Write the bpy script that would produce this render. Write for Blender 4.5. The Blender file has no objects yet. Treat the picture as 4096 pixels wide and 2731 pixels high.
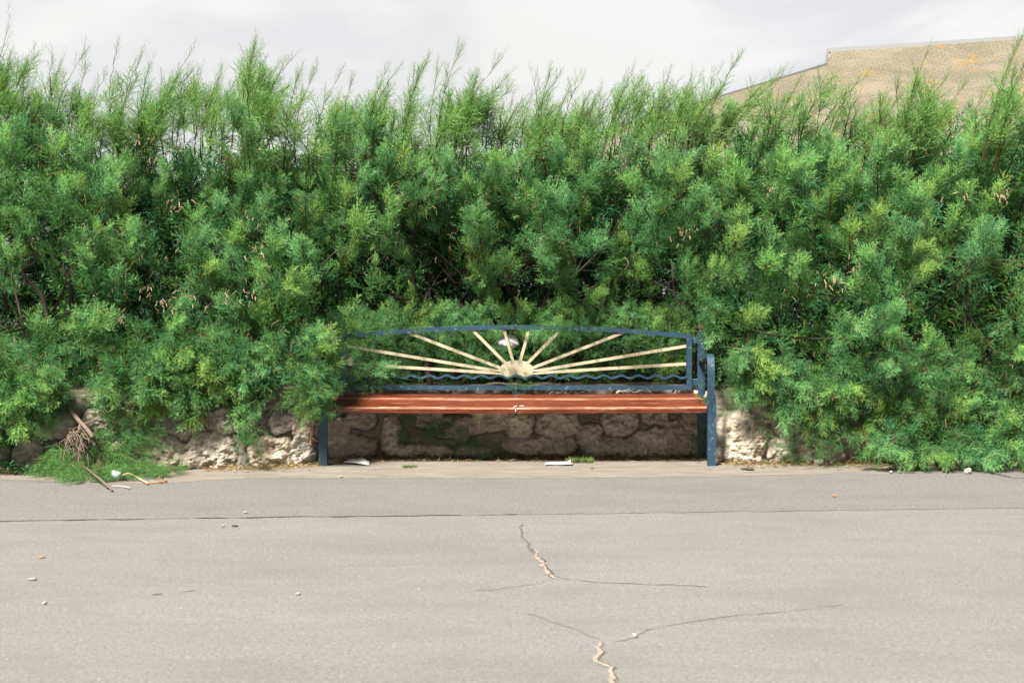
import bpy, bmesh, math, numpy as np
from mathutils import Vector, Matrix
R = math.radians
sc = bpy.context.scene
COL = sc.collection
rs = np.random.RandomState(7)
H = 1.2; F = 5688.9; TH = math.atan(220.5/F)

def P(X, Y, d):
    """point of the world seen at photo position X, Y and lying d metres in front of the camera"""
    u = (X-2048)/F; v = (1365.5-Y)/F
    yy = math.cos(TH)+v*math.sin(TH); zz = -math.sin(TH)+v*math.cos(TH)
    t = d/yy
    return Vector((u*t, d, H+zz*t))
def G(X, Y, z=0.0):
    """ground point"""
    u = (X-2048)/F; v = (1365.5-Y)/F
    yy = math.cos(TH)+v*math.sin(TH); zz = -math.sin(TH)+v*math.cos(TH)
    t = (z-H)/zz
    return Vector((u*t, yy*t, z))
def PX(x, y, z):
    s, c = math.sin(TH), math.cos(TH)
    dz = z-H
    fw = y*c-dz*s; up = y*s+dz*c
    return 2048+F*x/fw, 1365.5-F*up/fw

# ---------------------------------------------------------------- tagging
def tag(o, label=None, cat=None, group=None, kind=None):
    if label: o['label'] = label
    if cat: o['category'] = cat
    if group: o['group'] = group
    if kind: o['kind'] = kind
    return o
def empty(name, loc=(0, 0, 0), label=None, cat=None, group=None):
    o = bpy.data.objects.new(name, None); COL.objects.link(o); o.location = loc
    o.empty_display_size = 0.1
    return tag(o, label, cat, group)
def link(name, me, mats, parent=None):
    for m in (mats if isinstance(mats, (list, tuple)) else [mats]): me.materials.append(m)
    o = bpy.data.objects.new(name, me); COL.objects.link(o)
    if parent is not None:
        o.parent = parent
        w = Vector(parent.location); p = parent.parent
        while p is not None: w += Vector(p.location); p = p.parent
        me.transform(Matrix.Translation(-w))
    return o
def from_bm(name, bm, mats, parent=None, smooth=False):
    me = bpy.data.meshes.new(name)
    bmesh.ops.recalc_face_normals(bm, faces=bm.faces)
    bm.to_mesh(me); bm.free()
    if smooth: me.polygons.foreach_set('use_smooth', [True]*len(me.polygons))
    return link(name, me, mats, parent)
def from_np(name, V, T, mats, parent=None, col=None, k=3, smooth=False):
    me = bpy.data.meshes.new(name)
    V = np.ascontiguousarray(V, np.float32); T = np.ascontiguousarray(T, np.int32)
    me.vertices.add(len(V)); me.vertices.foreach_set('co', V.ravel())
    me.loops.add(T.size); me.loops.foreach_set('vertex_index', T.ravel())
    me.polygons.add(len(T)); me.polygons.foreach_set('loop_start', np.arange(0, T.size, k, dtype=np.int32))
    me.polygons.foreach_set('loop_total', np.full(len(T), k, np.int32))
    if smooth: me.polygons.foreach_set('use_smooth', np.ones(len(T), bool))
    if col is not None:
        a = me.color_attributes.new('tone', 'FLOAT_COLOR', 'POINT')
        c = np.ones((len(V), 4), np.float32); c[:, :3] = col; a.data.foreach_set('color', c.ravel())
    me.update(calc_edges=True)
    return link(name, me, mats, parent)

# ---------------------------------------------------------------- materials
class NT:
    def __init__(s, name, world=False):
        if world: s.m = bpy.data.worlds.new(name)
        else: s.m = bpy.data.materials.new(name)
        s.m.use_nodes = True; s.t = s.m.node_tree; s.t.nodes.clear()
    def n(s, typ, **kw):
        nd = s.t.nodes.new(typ)
        for k, v in kw.items():
            if k.startswith('i_'):
                key = k[2:]
                key = int(key) if key.isdigit() else key.replace('_', ' ')
                if isinstance(v, bpy.types.NodeSocket): s.t.links.new(v, nd.inputs[key])
                else: nd.inputs[key].default_value = v
            else: setattr(nd, k, v)
        return nd
    def l(s, a, b): s.t.links.new(a, b)
    def pos(s): return s.n('ShaderNodeNewGeometry').outputs['Position']
    def mp(s, v, sc=(1, 1, 1), loc=(0, 0, 0)):
        return s.n('ShaderNodeMapping', i_Vector=v, i_Scale=sc, i_Location=loc).outputs[0]
    def noise(s, v, scale, detail=4, rough=.55, dist=0):
        return s.n('ShaderNodeTexNoise', i_Vector=v, i_Scale=scale, i_Detail=detail, i_Roughness=rough, i_Distortion=dist).outputs['Fac']
    def ramp(s, f, stops):
        r = s.n('ShaderNodeValToRGB', i_Fac=f); e = r.color_ramp.elements
        while len(e) < len(stops): e.new(.5)
        for i, (p, c) in enumerate(stops):
            e[i].position = p; e[i].color = (c, c, c, 1) if not isinstance(c, tuple) else (*c, 1)
        return r.outputs[0]
    def mix(s, f, a, b, mode='MIX'):
        nd = s.n('ShaderNodeMix', data_type='RGBA', blend_type=mode)
        for i, v in ((0, f), (6, a), (7, b)):
            if isinstance(v, bpy.types.NodeSocket): s.l(v, nd.inputs[i])
            elif i == 0: nd.inputs[0].default_value = v
            else: nd.inputs[i].default_value = (*v, 1)
        return nd.outputs[2]
    def math(s, op, a, b=0.0, c=0.0):
        nd = s.n('ShaderNodeMath', operation=op)
        for i, v in ((0, a), (1, b), (2, c)):
            if isinstance(v, bpy.types.NodeSocket): s.l(v, nd.inputs[i])
            else: nd.inputs[i].default_value = v
        return nd.outputs[0]
    def bump(s, h, strength=.5, dist=.01):
        return s.n('ShaderNodeBump', i_Height=h, i_Strength=strength, i_Distance=dist).outputs[0]
    def out(s, col, rough=.8, normal=None, **kw):
        b = s.n('ShaderNodeBsdfPrincipled')
        for k, v in (('Base Color', col), ('Roughness', rough), ('Normal', normal), *kw.items()):
            if v is None: continue
            k = k.replace('_', ' ')
            if isinstance(v, bpy.types.NodeSocket): s.l(v, b.inputs[k])
            elif isinstance(v, tuple): b.inputs[k].default_value = (*v, 1)
            else: b.inputs[k].default_value = v
        o = s.n('ShaderNodeOutputMaterial'); s.l(b.outputs[0], o.inputs[0]); return s.m

def m_asphalt(name, c1, c2, fine=1.0):
    t = NT(name); p = t.pos()
    big = t.noise(t.mp(p, (.5, 1.2, 1)), 1.1, 5, .6)
    mid = t.noise(t.mp(p, (2.0, 4.0, 1)), 2.2, 5, .65)
    col = t.mix(t.ramp(big, [(.3, 0), (.7, 1)]), c1, c2)
    col = t.mix(t.ramp(mid, [(.35, 0.0), (.72, .22)]), col, tuple(v*.86 for v in c1))
    gr = t.noise(p, 260, 3, .8)
    col = t.mix(.8, col, t.ramp(gr, [(.40, .55), (.5, .97), (.60, 1.5)]), 'MULTIPLY')
    gr2 = t.noise(p, 85, 4, .8)
    col = t.mix(.9, col, t.ramp(gr2, [(.38, .66), (.5, 1.0), (.62, 1.34)]), 'MULTIPLY')
    gr3 = t.noise(p, 38, 3, .7)
    col = t.mix(.5, col, t.ramp(gr3, [(.38, .78), (.5, 1.0), (.62, 1.2)]), 'MULTIPLY')
    st = t.noise(t.mp(p, (.7, 1.6, 1), (4, 8, 0)), 2.4, 6, .62, .6)
    col = t.mix(t.ramp(st, [(.46, 0), (.62, .38)]), col, tuple(v*.84 for v in c1))
    st = t.noise(t.mp(p, (.35, 3.0, 1), (1, 5, 0)), 3.0, 5, .6)
    col = t.mix(t.ramp(st, [(.55, 0), (.70, .3)]), col, tuple(v*u for v, u in zip(c2, (1.0, 1.03, 1.09))))
    v = t.n('ShaderNodeTexVoronoi', i_Vector=p, i_Scale=38.0); s = t.n('ShaderNodeSeparateColor', i_Color=v.outputs['Color'])
    spk = t.math('MULTIPLY', t.math('LESS_THAN', v.outputs['Distance'], .17), t.math('GREATER_THAN', s.outputs[0], .975))
    col = t.mix(spk, col, (.36, .34, .30))
    v = t.n('ShaderNodeTexVoronoi', i_Vector=t.mp(p, (.4, 1.7, 1)), i_Scale=11.0); s = t.n('ShaderNodeSeparateColor', i_Color=v.outputs['Color'])
    spk = t.math('MULTIPLY', t.math('LESS_THAN', v.outputs['Distance'], .1), t.math('GREATER_THAN', s.outputs[1], .95))
    col = t.mix(t.math('MULTIPLY', spk, .7), col, (.10, .095, .07))
    return t.out(col, .9, t.bump(t.math('ADD', gr, gr2), .55, .004))
M = {}
M['asphalt'] = m_asphalt('worn_asphalt', (.152, .149, .139), (.180, .179, .172))
M['asphalt_dark'] = m_asphalt('darker_asphalt', (.138, .135, .126), (.160, .157, .147))
def m_verge():
    t = NT('sandy_concrete'); p = t.pos()
    a = t.noise(t.mp(p, (1, 3, 1)), 3.0, 6, .65); g = t.noise(p, 180, 3, .8)
    col = t.mix(t.ramp(a, [(.35, 0), (.65, 1)]), (0.1603, 0.141, 0.1154), (0.2308, 0.2019, 0.1763))
    b = t.noise(t.mp(p, (1, 4, 1), (5, 2, 0)), 4.0, 6, .7)
    col = t.mix(t.ramp(b, [(.5, 0), (.66, .7)]), col, (0.1218, 0.109, 0.08333))
    col = t.mix(.8, col, t.ramp(g, [(.33, .6), (.5, 1.0), (.68, 1.35)]), 'MULTIPLY')
    return t.out(col, .95, t.bump(g, .5, .004))
M['verge'] = m_verge()
def m_soil():
    t = NT('bed_soil'); p = t.pos(); a = t.noise(p, 9, 6, .7)
    return t.out(t.mix(t.ramp(a, [(.3, 0), (.7, 1)]), (.06, .045, .028), (.16, .125, .08)), 1, t.bump(a, .8, .03))
M['soil'] = m_soil()
def m_wallstone():
    t = NT('rubble_stone'); p = t.pos()
    c = t.n('ShaderNodeVertexColor', layer_name='tone').outputs[0]
    a = t.noise(p, 16, 8, .7); g = t.noise(p, 120, 4, .75)
    col = t.mix(1, c, t.ramp(a, [(.3, .68), (.5, 1.0), (.7, 1.22)]), 'MULTIPLY')
    col = t.mix(.8, col, t.ramp(g, [(.3, .7), (.5, 1.0), (.7, 1.3)]), 'MULTIPLY')
    d = t.noise(t.mp(p, (1, 1, .7), (3, 1, 2)), 5.0, 7, .68)
    col = t.mix(t.ramp(d, [(.55, 0), (.70, .32)]), col, (0.07407, 0.06296, 0.03704))
    return t.out(col, .95, t.bump(t.math('ADD', a, t.math('MULTIPLY', g, .35)), .8, .02))
M['wall'] = m_wallstone()
def m_paint(name, base, worn, lo, hi, rough=.45):
    t = NT(name); p = t.pos()
    a = t.noise(t.mp(p, (6, 6, 6)), 6, 6, .7); b = t.noise(p, 240, 3, .8); c = t.noise(p, 5, 4, .6)
    col = t.mix(t.ramp(c, [(.3, 0), (.7, 1)]), tuple(v*.86 for v in base), tuple(v*1.2 for v in base))
    col = t.mix(t.ramp(a, [(lo, 0), (hi, 1)]), col, worn)
    col = t.mix(.5, col, t.ramp(b, [(.3, .75), (.5, 1.0), (.7, 1.3)]), 'MULTIPLY')
    return t.out(col, rough, t.bump(t.math('ADD', a, b), .25, .002))
M['blue'] = m_paint('blue_iron_paint', (.016, .046, .078), (.12, .18, .21), .56, .68)
M['blue_worn'] = m_paint('blue_paint_worn_edge', (.022, .060, .098), (.20, .26, .28), .44, .60)
M['cream'] = m_paint('cream_iron_paint', (.42, .37, .26), (.20, .10, .04), .59, .68, .55)
M['rust'] = m_paint('rusty_ball', (.10, .07, .04), (.17, .12, .07), .5, .6, .7)
def m_wood(name, c1, c2, worn, lo, hi, rough):
    t = NT(name); p = t.pos()
    g = t.noise(t.mp(p, (1.3, 26, 26)), 3.2, 6, .75, .5); f = t.noise(t.mp(p, (6, 300, 300)), 2.0, 4, .7); a = t.noise(t.mp(p, (1.5, 12, 12)), 3.2, 6, .7)
    col = t.mix(t.ramp(g, [(.40, 0), (.58, 1)]), c1, c2)
    col = t.mix(.6, col, t.ramp(f, [(.3, .6), (.5, 1.0), (.7, 1.3)]), 'MULTIPLY')
    col = t.mix(t.ramp(a, [(lo, 0), (hi, 1)]), col, worn)
    return t.out(col, rough, t.bump(t.math('ADD', g, f), .35, .003))
M['wood'] = m_wood('varnished_red_wood', (0.06296, 0.01185, 0.004444), (0.1593, 0.03185, 0.01185), (0.3111, 0.1778, 0.1111), .57, .72, .42)
M['wood_worn'] = m_wood('worn_wood_edge', (0.1111, 0.02667, 0.008889), (0.2444, 0.07037, 0.02222), (0.3852, 0.2296, 0.1481), .46, .66, .5)
def m_bark(name, c1, c2):
    t = NT(name); p = t.pos(); a = t.noise(t.mp(p, (1, 1, .25)), 60, 5, .7)
    return t.out(t.mix(a, c1, c2), .9, t.bump(a, .7, .006))
M['bark'] = m_bark('tamarisk_bark', (0.01517, 0.01103, 0.006897), (0.05862, 0.04552, 0.03103))
M['bark_pale'] = m_bark('broken_branch_bark', (0.07586, 0.05379, 0.03793), (0.2069, 0.1621, 0.1241))
def m_leaf(name, trans=.35):
    t = NT(name); c = t.n('ShaderNodeVertexColor', layer_name='tone').outputs[0]
    b = t.n('ShaderNodeBsdfPrincipled', i_Base_Color=c, i_Roughness=.62)
    b.inputs['Specular IOR Level'].default_value = .06
    tr = t.n('ShaderNodeBsdfTranslucent', i_Color=t.mix(1, c, (1.1, 1.15, .7), 'MULTIPLY'))
    mx = t.n('ShaderNodeMixShader', i_Fac=trans); t.l(b.outputs[0], mx.inputs[1]); t.l(tr.outputs[0], mx.inputs[2])
    o = t.n('ShaderNodeOutputMaterial'); t.l(mx.outputs[0], o.inputs[0]); return t.m
M['leaf'] = m_leaf('feathery_foliage', .20)
def m_plain(name, c, rough=.7, var=.12, scale=20, **kw):
    t = NT(name); a = t.noise(t.pos(), scale, 5, .65)
    return t.out(t.mix(a, tuple(v*(1-var*2) for v in c), tuple(min(v*(1+var*2), 1) for v in c)), rough, t.bump(a, .3, .004), **kw)
M['white'] = m_plain('white_paper', (.48, .49, .50), .6, .04)
M['bag'] = m_plain('white_plastic', (.48, .49, .53), .35, .05)
M['render'] = m_plain('white_render', (0.4138, 0.4207, 0.4207), .9, .05, 3)
M['pebble'] = m_plain('pale_pebble', (0.3586, 0.3379, 0.2966), .8)
M['pebble_tan'] = m_plain('tan_pebble', (.30, .235, .185), .8)
M['orange'] = m_plain('orange_leaf', (.36, .17, .06), .7)
M['tan'] = m_plain('dry_tan_leaf', (.38, .28, .17), .8)
M['darkbit'] = m_plain('dark_bit', (.06, .055, .04), .9)
M['crack'] = m_plain('crack_dark', (0.05172, 0.04828, 0.03448), 1, .3, 60)
M['crackfill'] = m_plain('crack_sand', (0.2759, 0.2241, 0.1862), 1, .2, 70)
M['crackfaint'] = m_plain('crack_faint', (0.1034, 0.09793, 0.08276), 1, .25, 60)
M['crackpale'] = m_plain('crack_pale', (0.1276, 0.1228, 0.109), 1, .25, 60)
M['trim'] = m_plain('grey_verge_trim', (0.2345, 0.2414, 0.2483), .7, .08)
M['barge'] = m_plain('weathered_barge', (.12, .12, .11), .8, .1)
M['dark'] = m_plain('vent_dark', (.02, .02, .018), .9)
def m_rooftile():
    t = NT('lichen_roof_tiles'); p = t.pos()
    br = t.n('ShaderNodeTexBrick', i_Vector=t.n('ShaderNodeUVMap').outputs[0], i_Scale=1.0, i_Brick_Width=.18, i_Row_Height=.085, i_Mortar_Size=.007, i_Color1=(.150, .132, .092, 1), i_Color2=(.175, .153, .113, 1), i_Mortar=(.080, .070, .048, 1))
    a = t.noise(t.mp(p, (1, 1, 2.5)), 1.1, 7, .72)
    col = t.mix(t.ramp(a, [(.42, 0), (.6, .8)]), br.outputs[0], (0.11, 0.1, 0.06667))
    b = t.noise(t.mp(p, (1, 1, 2.0), (9, 0, 3)), 1.5, 7, .75)
    col = t.mix(t.ramp(b, [(.55, 0), (.64, .7)]), col, (.21, .135, .035))
    c = t.noise(t.mp(p, (1, 1, 3), (2, 0, 7)), .9, 6, .65)
    col = t.mix(t.ramp(c, [(.5, 0), (.62, .7)]), col, (.185, .165, .125))
    g = t.noise(p, 25, 4, .7)
    col = t.mix(.7, col, t.ramp(g, [(.3, .7), (.5, 1.0), (.7, 1.3)]), 'MULTIPLY')
    return t.out(col, .95, t.bump(br.outputs['Fac'], .6, -.02))
M['roof'] = m_rooftile()

# ---------------------------------------------------------------- mesh helpers
def add_box(bm, c, d, rot=None, mi=0):
    r = bmesh.ops.create_cube(bm, size=1)
    m = Matrix.Translation(c) @ (rot.to_4x4() if rot else Matrix()) @ Matrix.Diagonal((*d, 1))
    bmesh.ops.transform(bm, matrix=m, verts=r['verts']); return r['verts']
def bevel_all(bm, w, seg=1, mi=1):
    bmesh.ops.bevel(bm, geom=[e for e in bm.edges if len(e.link_faces) == 2 and e.calc_face_angle(0) > .5], offset=w, segments=seg, affect='EDGES', profile=.6, material=mi)
def sweep(bm, pts, w, h, side=None):
    """rectangular bar along pts; w across `side`, h across the other way"""
    pts = [Vector(p) for p in pts]; rings = []
    for i, p in enumerate(pts):
        t = (pts[min(i+1, len(pts)-1)]-pts[max(i-1, 0)]).normalized()
        s = Vector(side or (1, 0, 0)); s = (s-t*s.dot(t)).normalized(); n = t.cross(s)
        ww = w[i] if isinstance(w, (list, tuple)) else w; hh = h[i] if isinstance(h, (list, tuple)) else h
        rings.append([bm.verts.new(p+s*a*ww/2+n*b*hh/2) for a, b in ((-1, -1), (1, -1), (1, 1), (-1, 1))])
    for a, b in zip(rings, rings[1:]):
        for k in range(4): bm.faces.new((a[k], a[(k+1) % 4], b[(k+1) % 4], b[k]))
    bm.faces.new(rings[0][::-1]); bm.faces.new(rings[-1])
def tube(bm, pts, rad, n=7):
    pts = [Vector(p) for p in pts]; rings = []; ref = Vector((.3, .8, .52))
    for i, p in enumerate(pts):
        t = (pts[min(i+1, len(pts)-1)]-pts[max(i-1, 0)]).normalized()
        s = t.cross(ref)
        s = s.normalized() if s.length > .05 else t.orthogonal().normalized()
        u = t.cross(s); r = rad[i] if isinstance(rad, (list, tuple)) else rad
        rings.append([bm.verts.new(p+(s*math.cos(k*2*math.pi/n)+u*math.sin(k*2*math.pi/n))*r) for k in range(n)])
    for a, b in zip(rings, rings[1:]):
        for k in range(n): bm.faces.new((a[k], a[(k+1) % n], b[(k+1) % n], b[k]))
    bm.faces.new(rings[0][::-1]); bm.faces.new(rings[-1])
def smoothline(pts, n=6):
    pts = [Vector(p) for p in pts]; o = []
    for i in range(len(pts)-1):
        a, b, c, d = pts[max(i-1, 0)], pts[i], pts[i+1], pts[min(i+2, len(pts)-1)]
        for k in range(n):
            t = k/n
            o.append(.5*((2*b)+(c-a)*t+(2*a-5*b+4*c-d)*t*t+(3*b-a-3*c+d)*t**3))
    return o+[pts[-1]]
def sstep(a, b, x):
    t = np.clip((np.asarray(x, float)-a)/(b-a), 0, 1); return t*t*(3-2*t)
PERM = rs.rand(256, 256)
def vnoise(x, y):
    xi = np.floor(x).astype(int); yi = np.floor(y).astype(int); fx = x-xi; fy = y-yi
    fx = fx*fx*(3-2*fx); fy = fy*fy*(3-2*fy)
    g = lambda a, b: PERM[a % 256, b % 256]
    return (g(xi, yi)*(1-fx)+g(xi+1, yi)*fx)*(1-fy)+(g(xi, yi+1)*(1-fx)+g(xi+1, yi+1)*fx)*fy
def fbm(x, y, o=4):
    s = 0; a = .5; n = 0
    for k in range(o): s = s+a*vnoise(x*2**k+17*k, y*2**k+31*k); n += a; a *= .55
    return s/n

# ---------------------------------------------------------------- ground
def grid_sheet(name, x0, x1, y0f, y1f, z, mat, nx=400, ny=2, **kw):
    xs = np.linspace(x0, x1, nx); V = []; T = []
    for j in range(ny+1):
        t = j/ny; V.append(np.stack([xs, y0f(xs)*(1-t)+y1f(xs)*t, np.full(nx, z)], 1))
    V = np.concatenate(V)
    for j in range(ny):
        i = np.arange(nx-1)+j*nx; T.append(np.stack([i, i+1, i+1+nx, i+nx], 1))
    return from_np(name, V, np.concatenate(T), mat, k=4, **kw)
g = grid_sheet('road', -150, 150, lambda x: x*0-150, lambda x: x*0+14, 0, M['asphalt'], 4, 1); tag(g, kind='structure')
g = grid_sheet('ground', -400, 400, lambda x: x*0-400, lambda x: x*0+900, -.02, M['soil'], 4, 1); tag(g, kind='structure')
EX = [G(X, Y) for X, Y in [(-900, 1925), (0, 1913), (380, 1938), (700, 1930), (1000, 1912), (1300, 1912), (2070, 1914), (2860, 1906), (3300, 1896), (3700, 1892), (4096, 1888), (5200, 1880)]]
SX = [G(X, Y) for X, Y in [(-900, 2092), (0, 2085), (1000, 2070), (2050, 2058), (2700, 2050), (3400, 2040), (4096, 2032), (5200, 2020)]]
def line(pts, x): return np.interp(x, [-30]+[p.x for p in pts]+[30], [pts[0].y]+[p.y for p in pts]+[pts[-1].y])
def rag(x, amp, s=0): return (fbm(x*9+s, x*0+s, 5)-.5)*amp
edge = lambda x: line(EX, x)+rag(x, .07, 3)
seam = lambda x: line(SX, x)+rag(x, .035, 9)
g = grid_sheet('pavement', -7, 7, seam, edge, .0012, M['asphalt_dark'], 1400, 1); tag(g, kind='structure')
g = grid_sheet('verge', -7, 7, edge, lambda x: x*0+10.3, .0022, M['verge'], 1400, 3); tag(g, kind='structure')
def crack(pts, w, mat, z=.007, wob=.012, seed=0, nm='road_crack'):
    P_ = [G(*p) for p in pts]; L = []; r = np.random.RandomState(seed)
    for a, b in zip(P_, P_[1:]):
        n = max(2, int((b-a).length/.012))
        for k in range(n): L.append(a.lerp(b, k/n))
    L = np.array([tuple(p) for p in L]); s = np.arange(len(L))
    L[:, 0] += (fbm(s*.21+seed, s*0.+seed, 4)-.5)*wob*3.2; L[:, 1] += (fbm(s*.17+seed+50, s*0.+seed, 4)-.5)*wob*2.4
    W = w*np.clip(3.2*(fbm(s*.35+seed+9, s*0.+3, 4)-.2), .15, 2.4)*np.minimum(1, np.minimum(s+1, len(L)-s)/5)
    t = np.gradient(L, axis=0); n = np.stack([-t[:, 1], t[:, 0]], 1); n /= np.linalg.norm(n, axis=1)[:, None]+1e-9
    n = n*W[:, None]/2
    A = L.copy(); B = L.copy(); A[:, :2] += n; B[:, :2] -= n; A[:, 2] = B[:, 2] = z*.36
    i = np.arange(len(L)-1); m = len(L)
    o = from_np(nm, np.concatenate([A, B]), np.stack([i, i+m, i+1+m, i+1], 1), mat, k=4)
    return tag(o, kind='structure')
C1 = [(2082, 2092), (2086, 2145), (2130, 2195), (2150, 2230), (2180, 2262), (2200, 2290), (2207, 2318)]
crack(C1, .009, M['crackfaint'], .0055, .02, 1); crack(C1[2:], .016, M['crackfill'], .0075, .02, 2); crack([(p[0]+5, p[1]-1) for p in C1[3:]], .005, M['crack'], .009, .02, 2)
crack([(2207, 2300), (2260, 2315), (2330, 2322), (2420, 2331), (2500, 2333), (2640, 2338), (2860, 2345)], .0058, M['crackfaint'], .0055, .012, 3)
crack([(2205, 2320), (2130, 2337), (2000, 2355), (1870, 2368)], .004, M['crackpale'], .0055, .012, 4)
C2 = [(2430, 2570), (2398, 2600), (2392, 2640), (2432, 2670), (2440, 2700), (2475, 2735), (2490, 2790), (2540, 2850)]
crack(C2, .021, M['crackfill'], .0065, .018, 5); crack([(p[0]+9, p[1]) for p in C2], .005, M['crack'], .0085, .018, 5)
crack([(2060, 2448), (2130, 2455), (2180, 2480), (2240, 2495), (2320, 2520), (2390, 2560)], .004, M['crackpale'], .0055, .012, 6)
crack([(2440, 2572), (2540, 2545), (2600, 2515), (2700, 2497), (2900, 2465), (3200, 2440), (3400, 2415)], .0038, M['crackpale'], .0055, .012, 7)
crack([(3960, 1892), (4000, 1900), (4040, 1910), (4110, 1916)], .02, M['crack'], .0095, .02, 8)
xs = np.linspace(-6.5, 6.5, 60)
def seamcrack(x0, x1, w, mat, seed, dz=.003):
    xx = np.linspace(x0, x1, int((x1-x0)/.01)); yy = seam(xx)-.001
    W = w*2.6*np.clip(fbm(xx*9+seed, xx*0, 5)-.22, .02, 1)**1.2
    A = np.stack([xx, yy+W/2, xx*0+dz], 1); B = np.stack([xx, yy-W/2, xx*0+dz], 1); i = np.arange(len(xx)-1); m = len(xx)
    tag(from_np('road_crack', np.concatenate([A, B]), np.stack([i, i+m, i+1+m, i+1], 1), mat, k=4), kind='structure')
seamcrack(-7, 0.03, .021, M['crack'], 1); seamcrack(0.06, 2.2, .006, M['crackpale'], 2); seamcrack(2.2, 7, .004, M['crackpale'], 5)
crack([(0, 2330), (60, 2333)], .004, M['crackfaint'], .0055, .01, 11)
crack([(610, 2380), (640, 2376), (675, 2374)], .02, M['crack'], .0055, .012, 12)
crack([(730, 2368), (770, 2360), (810, 2358)], .008, M['crackfaint'], .0055, .012, 13)

# raised bed behind the wall, far ground
def wally(x):
    X = [-9, -4.0, -2.6, -1.6, -1.34, -1.18, -1.0, 0, 1.25, 1.36, 1.45, 1.6, 2.4, 3.2, 9]
    Y = [9.15, 9.18, 9.24, 9.42, 9.56, 9.80, 9.90, 9.93, 9.93, 9.85, 9.66, 9.60, 9.62, 9.55, 9.5]
    return np.interp(x, X, Y)
g = grid_sheet('raised_bed', -9, 9, lambda x: wally(x)+.10, lambda x: x*0+15.0, .455, M['soil'], 200, 6); tag(g, kind='structure')
g = grid_sheet('far_ground', -60, 60, lambda x: x*0+14.0, lambda x: x*0+90.0, .44, M['verge'], 4, 1); tag(g, kind='structure')

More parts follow.
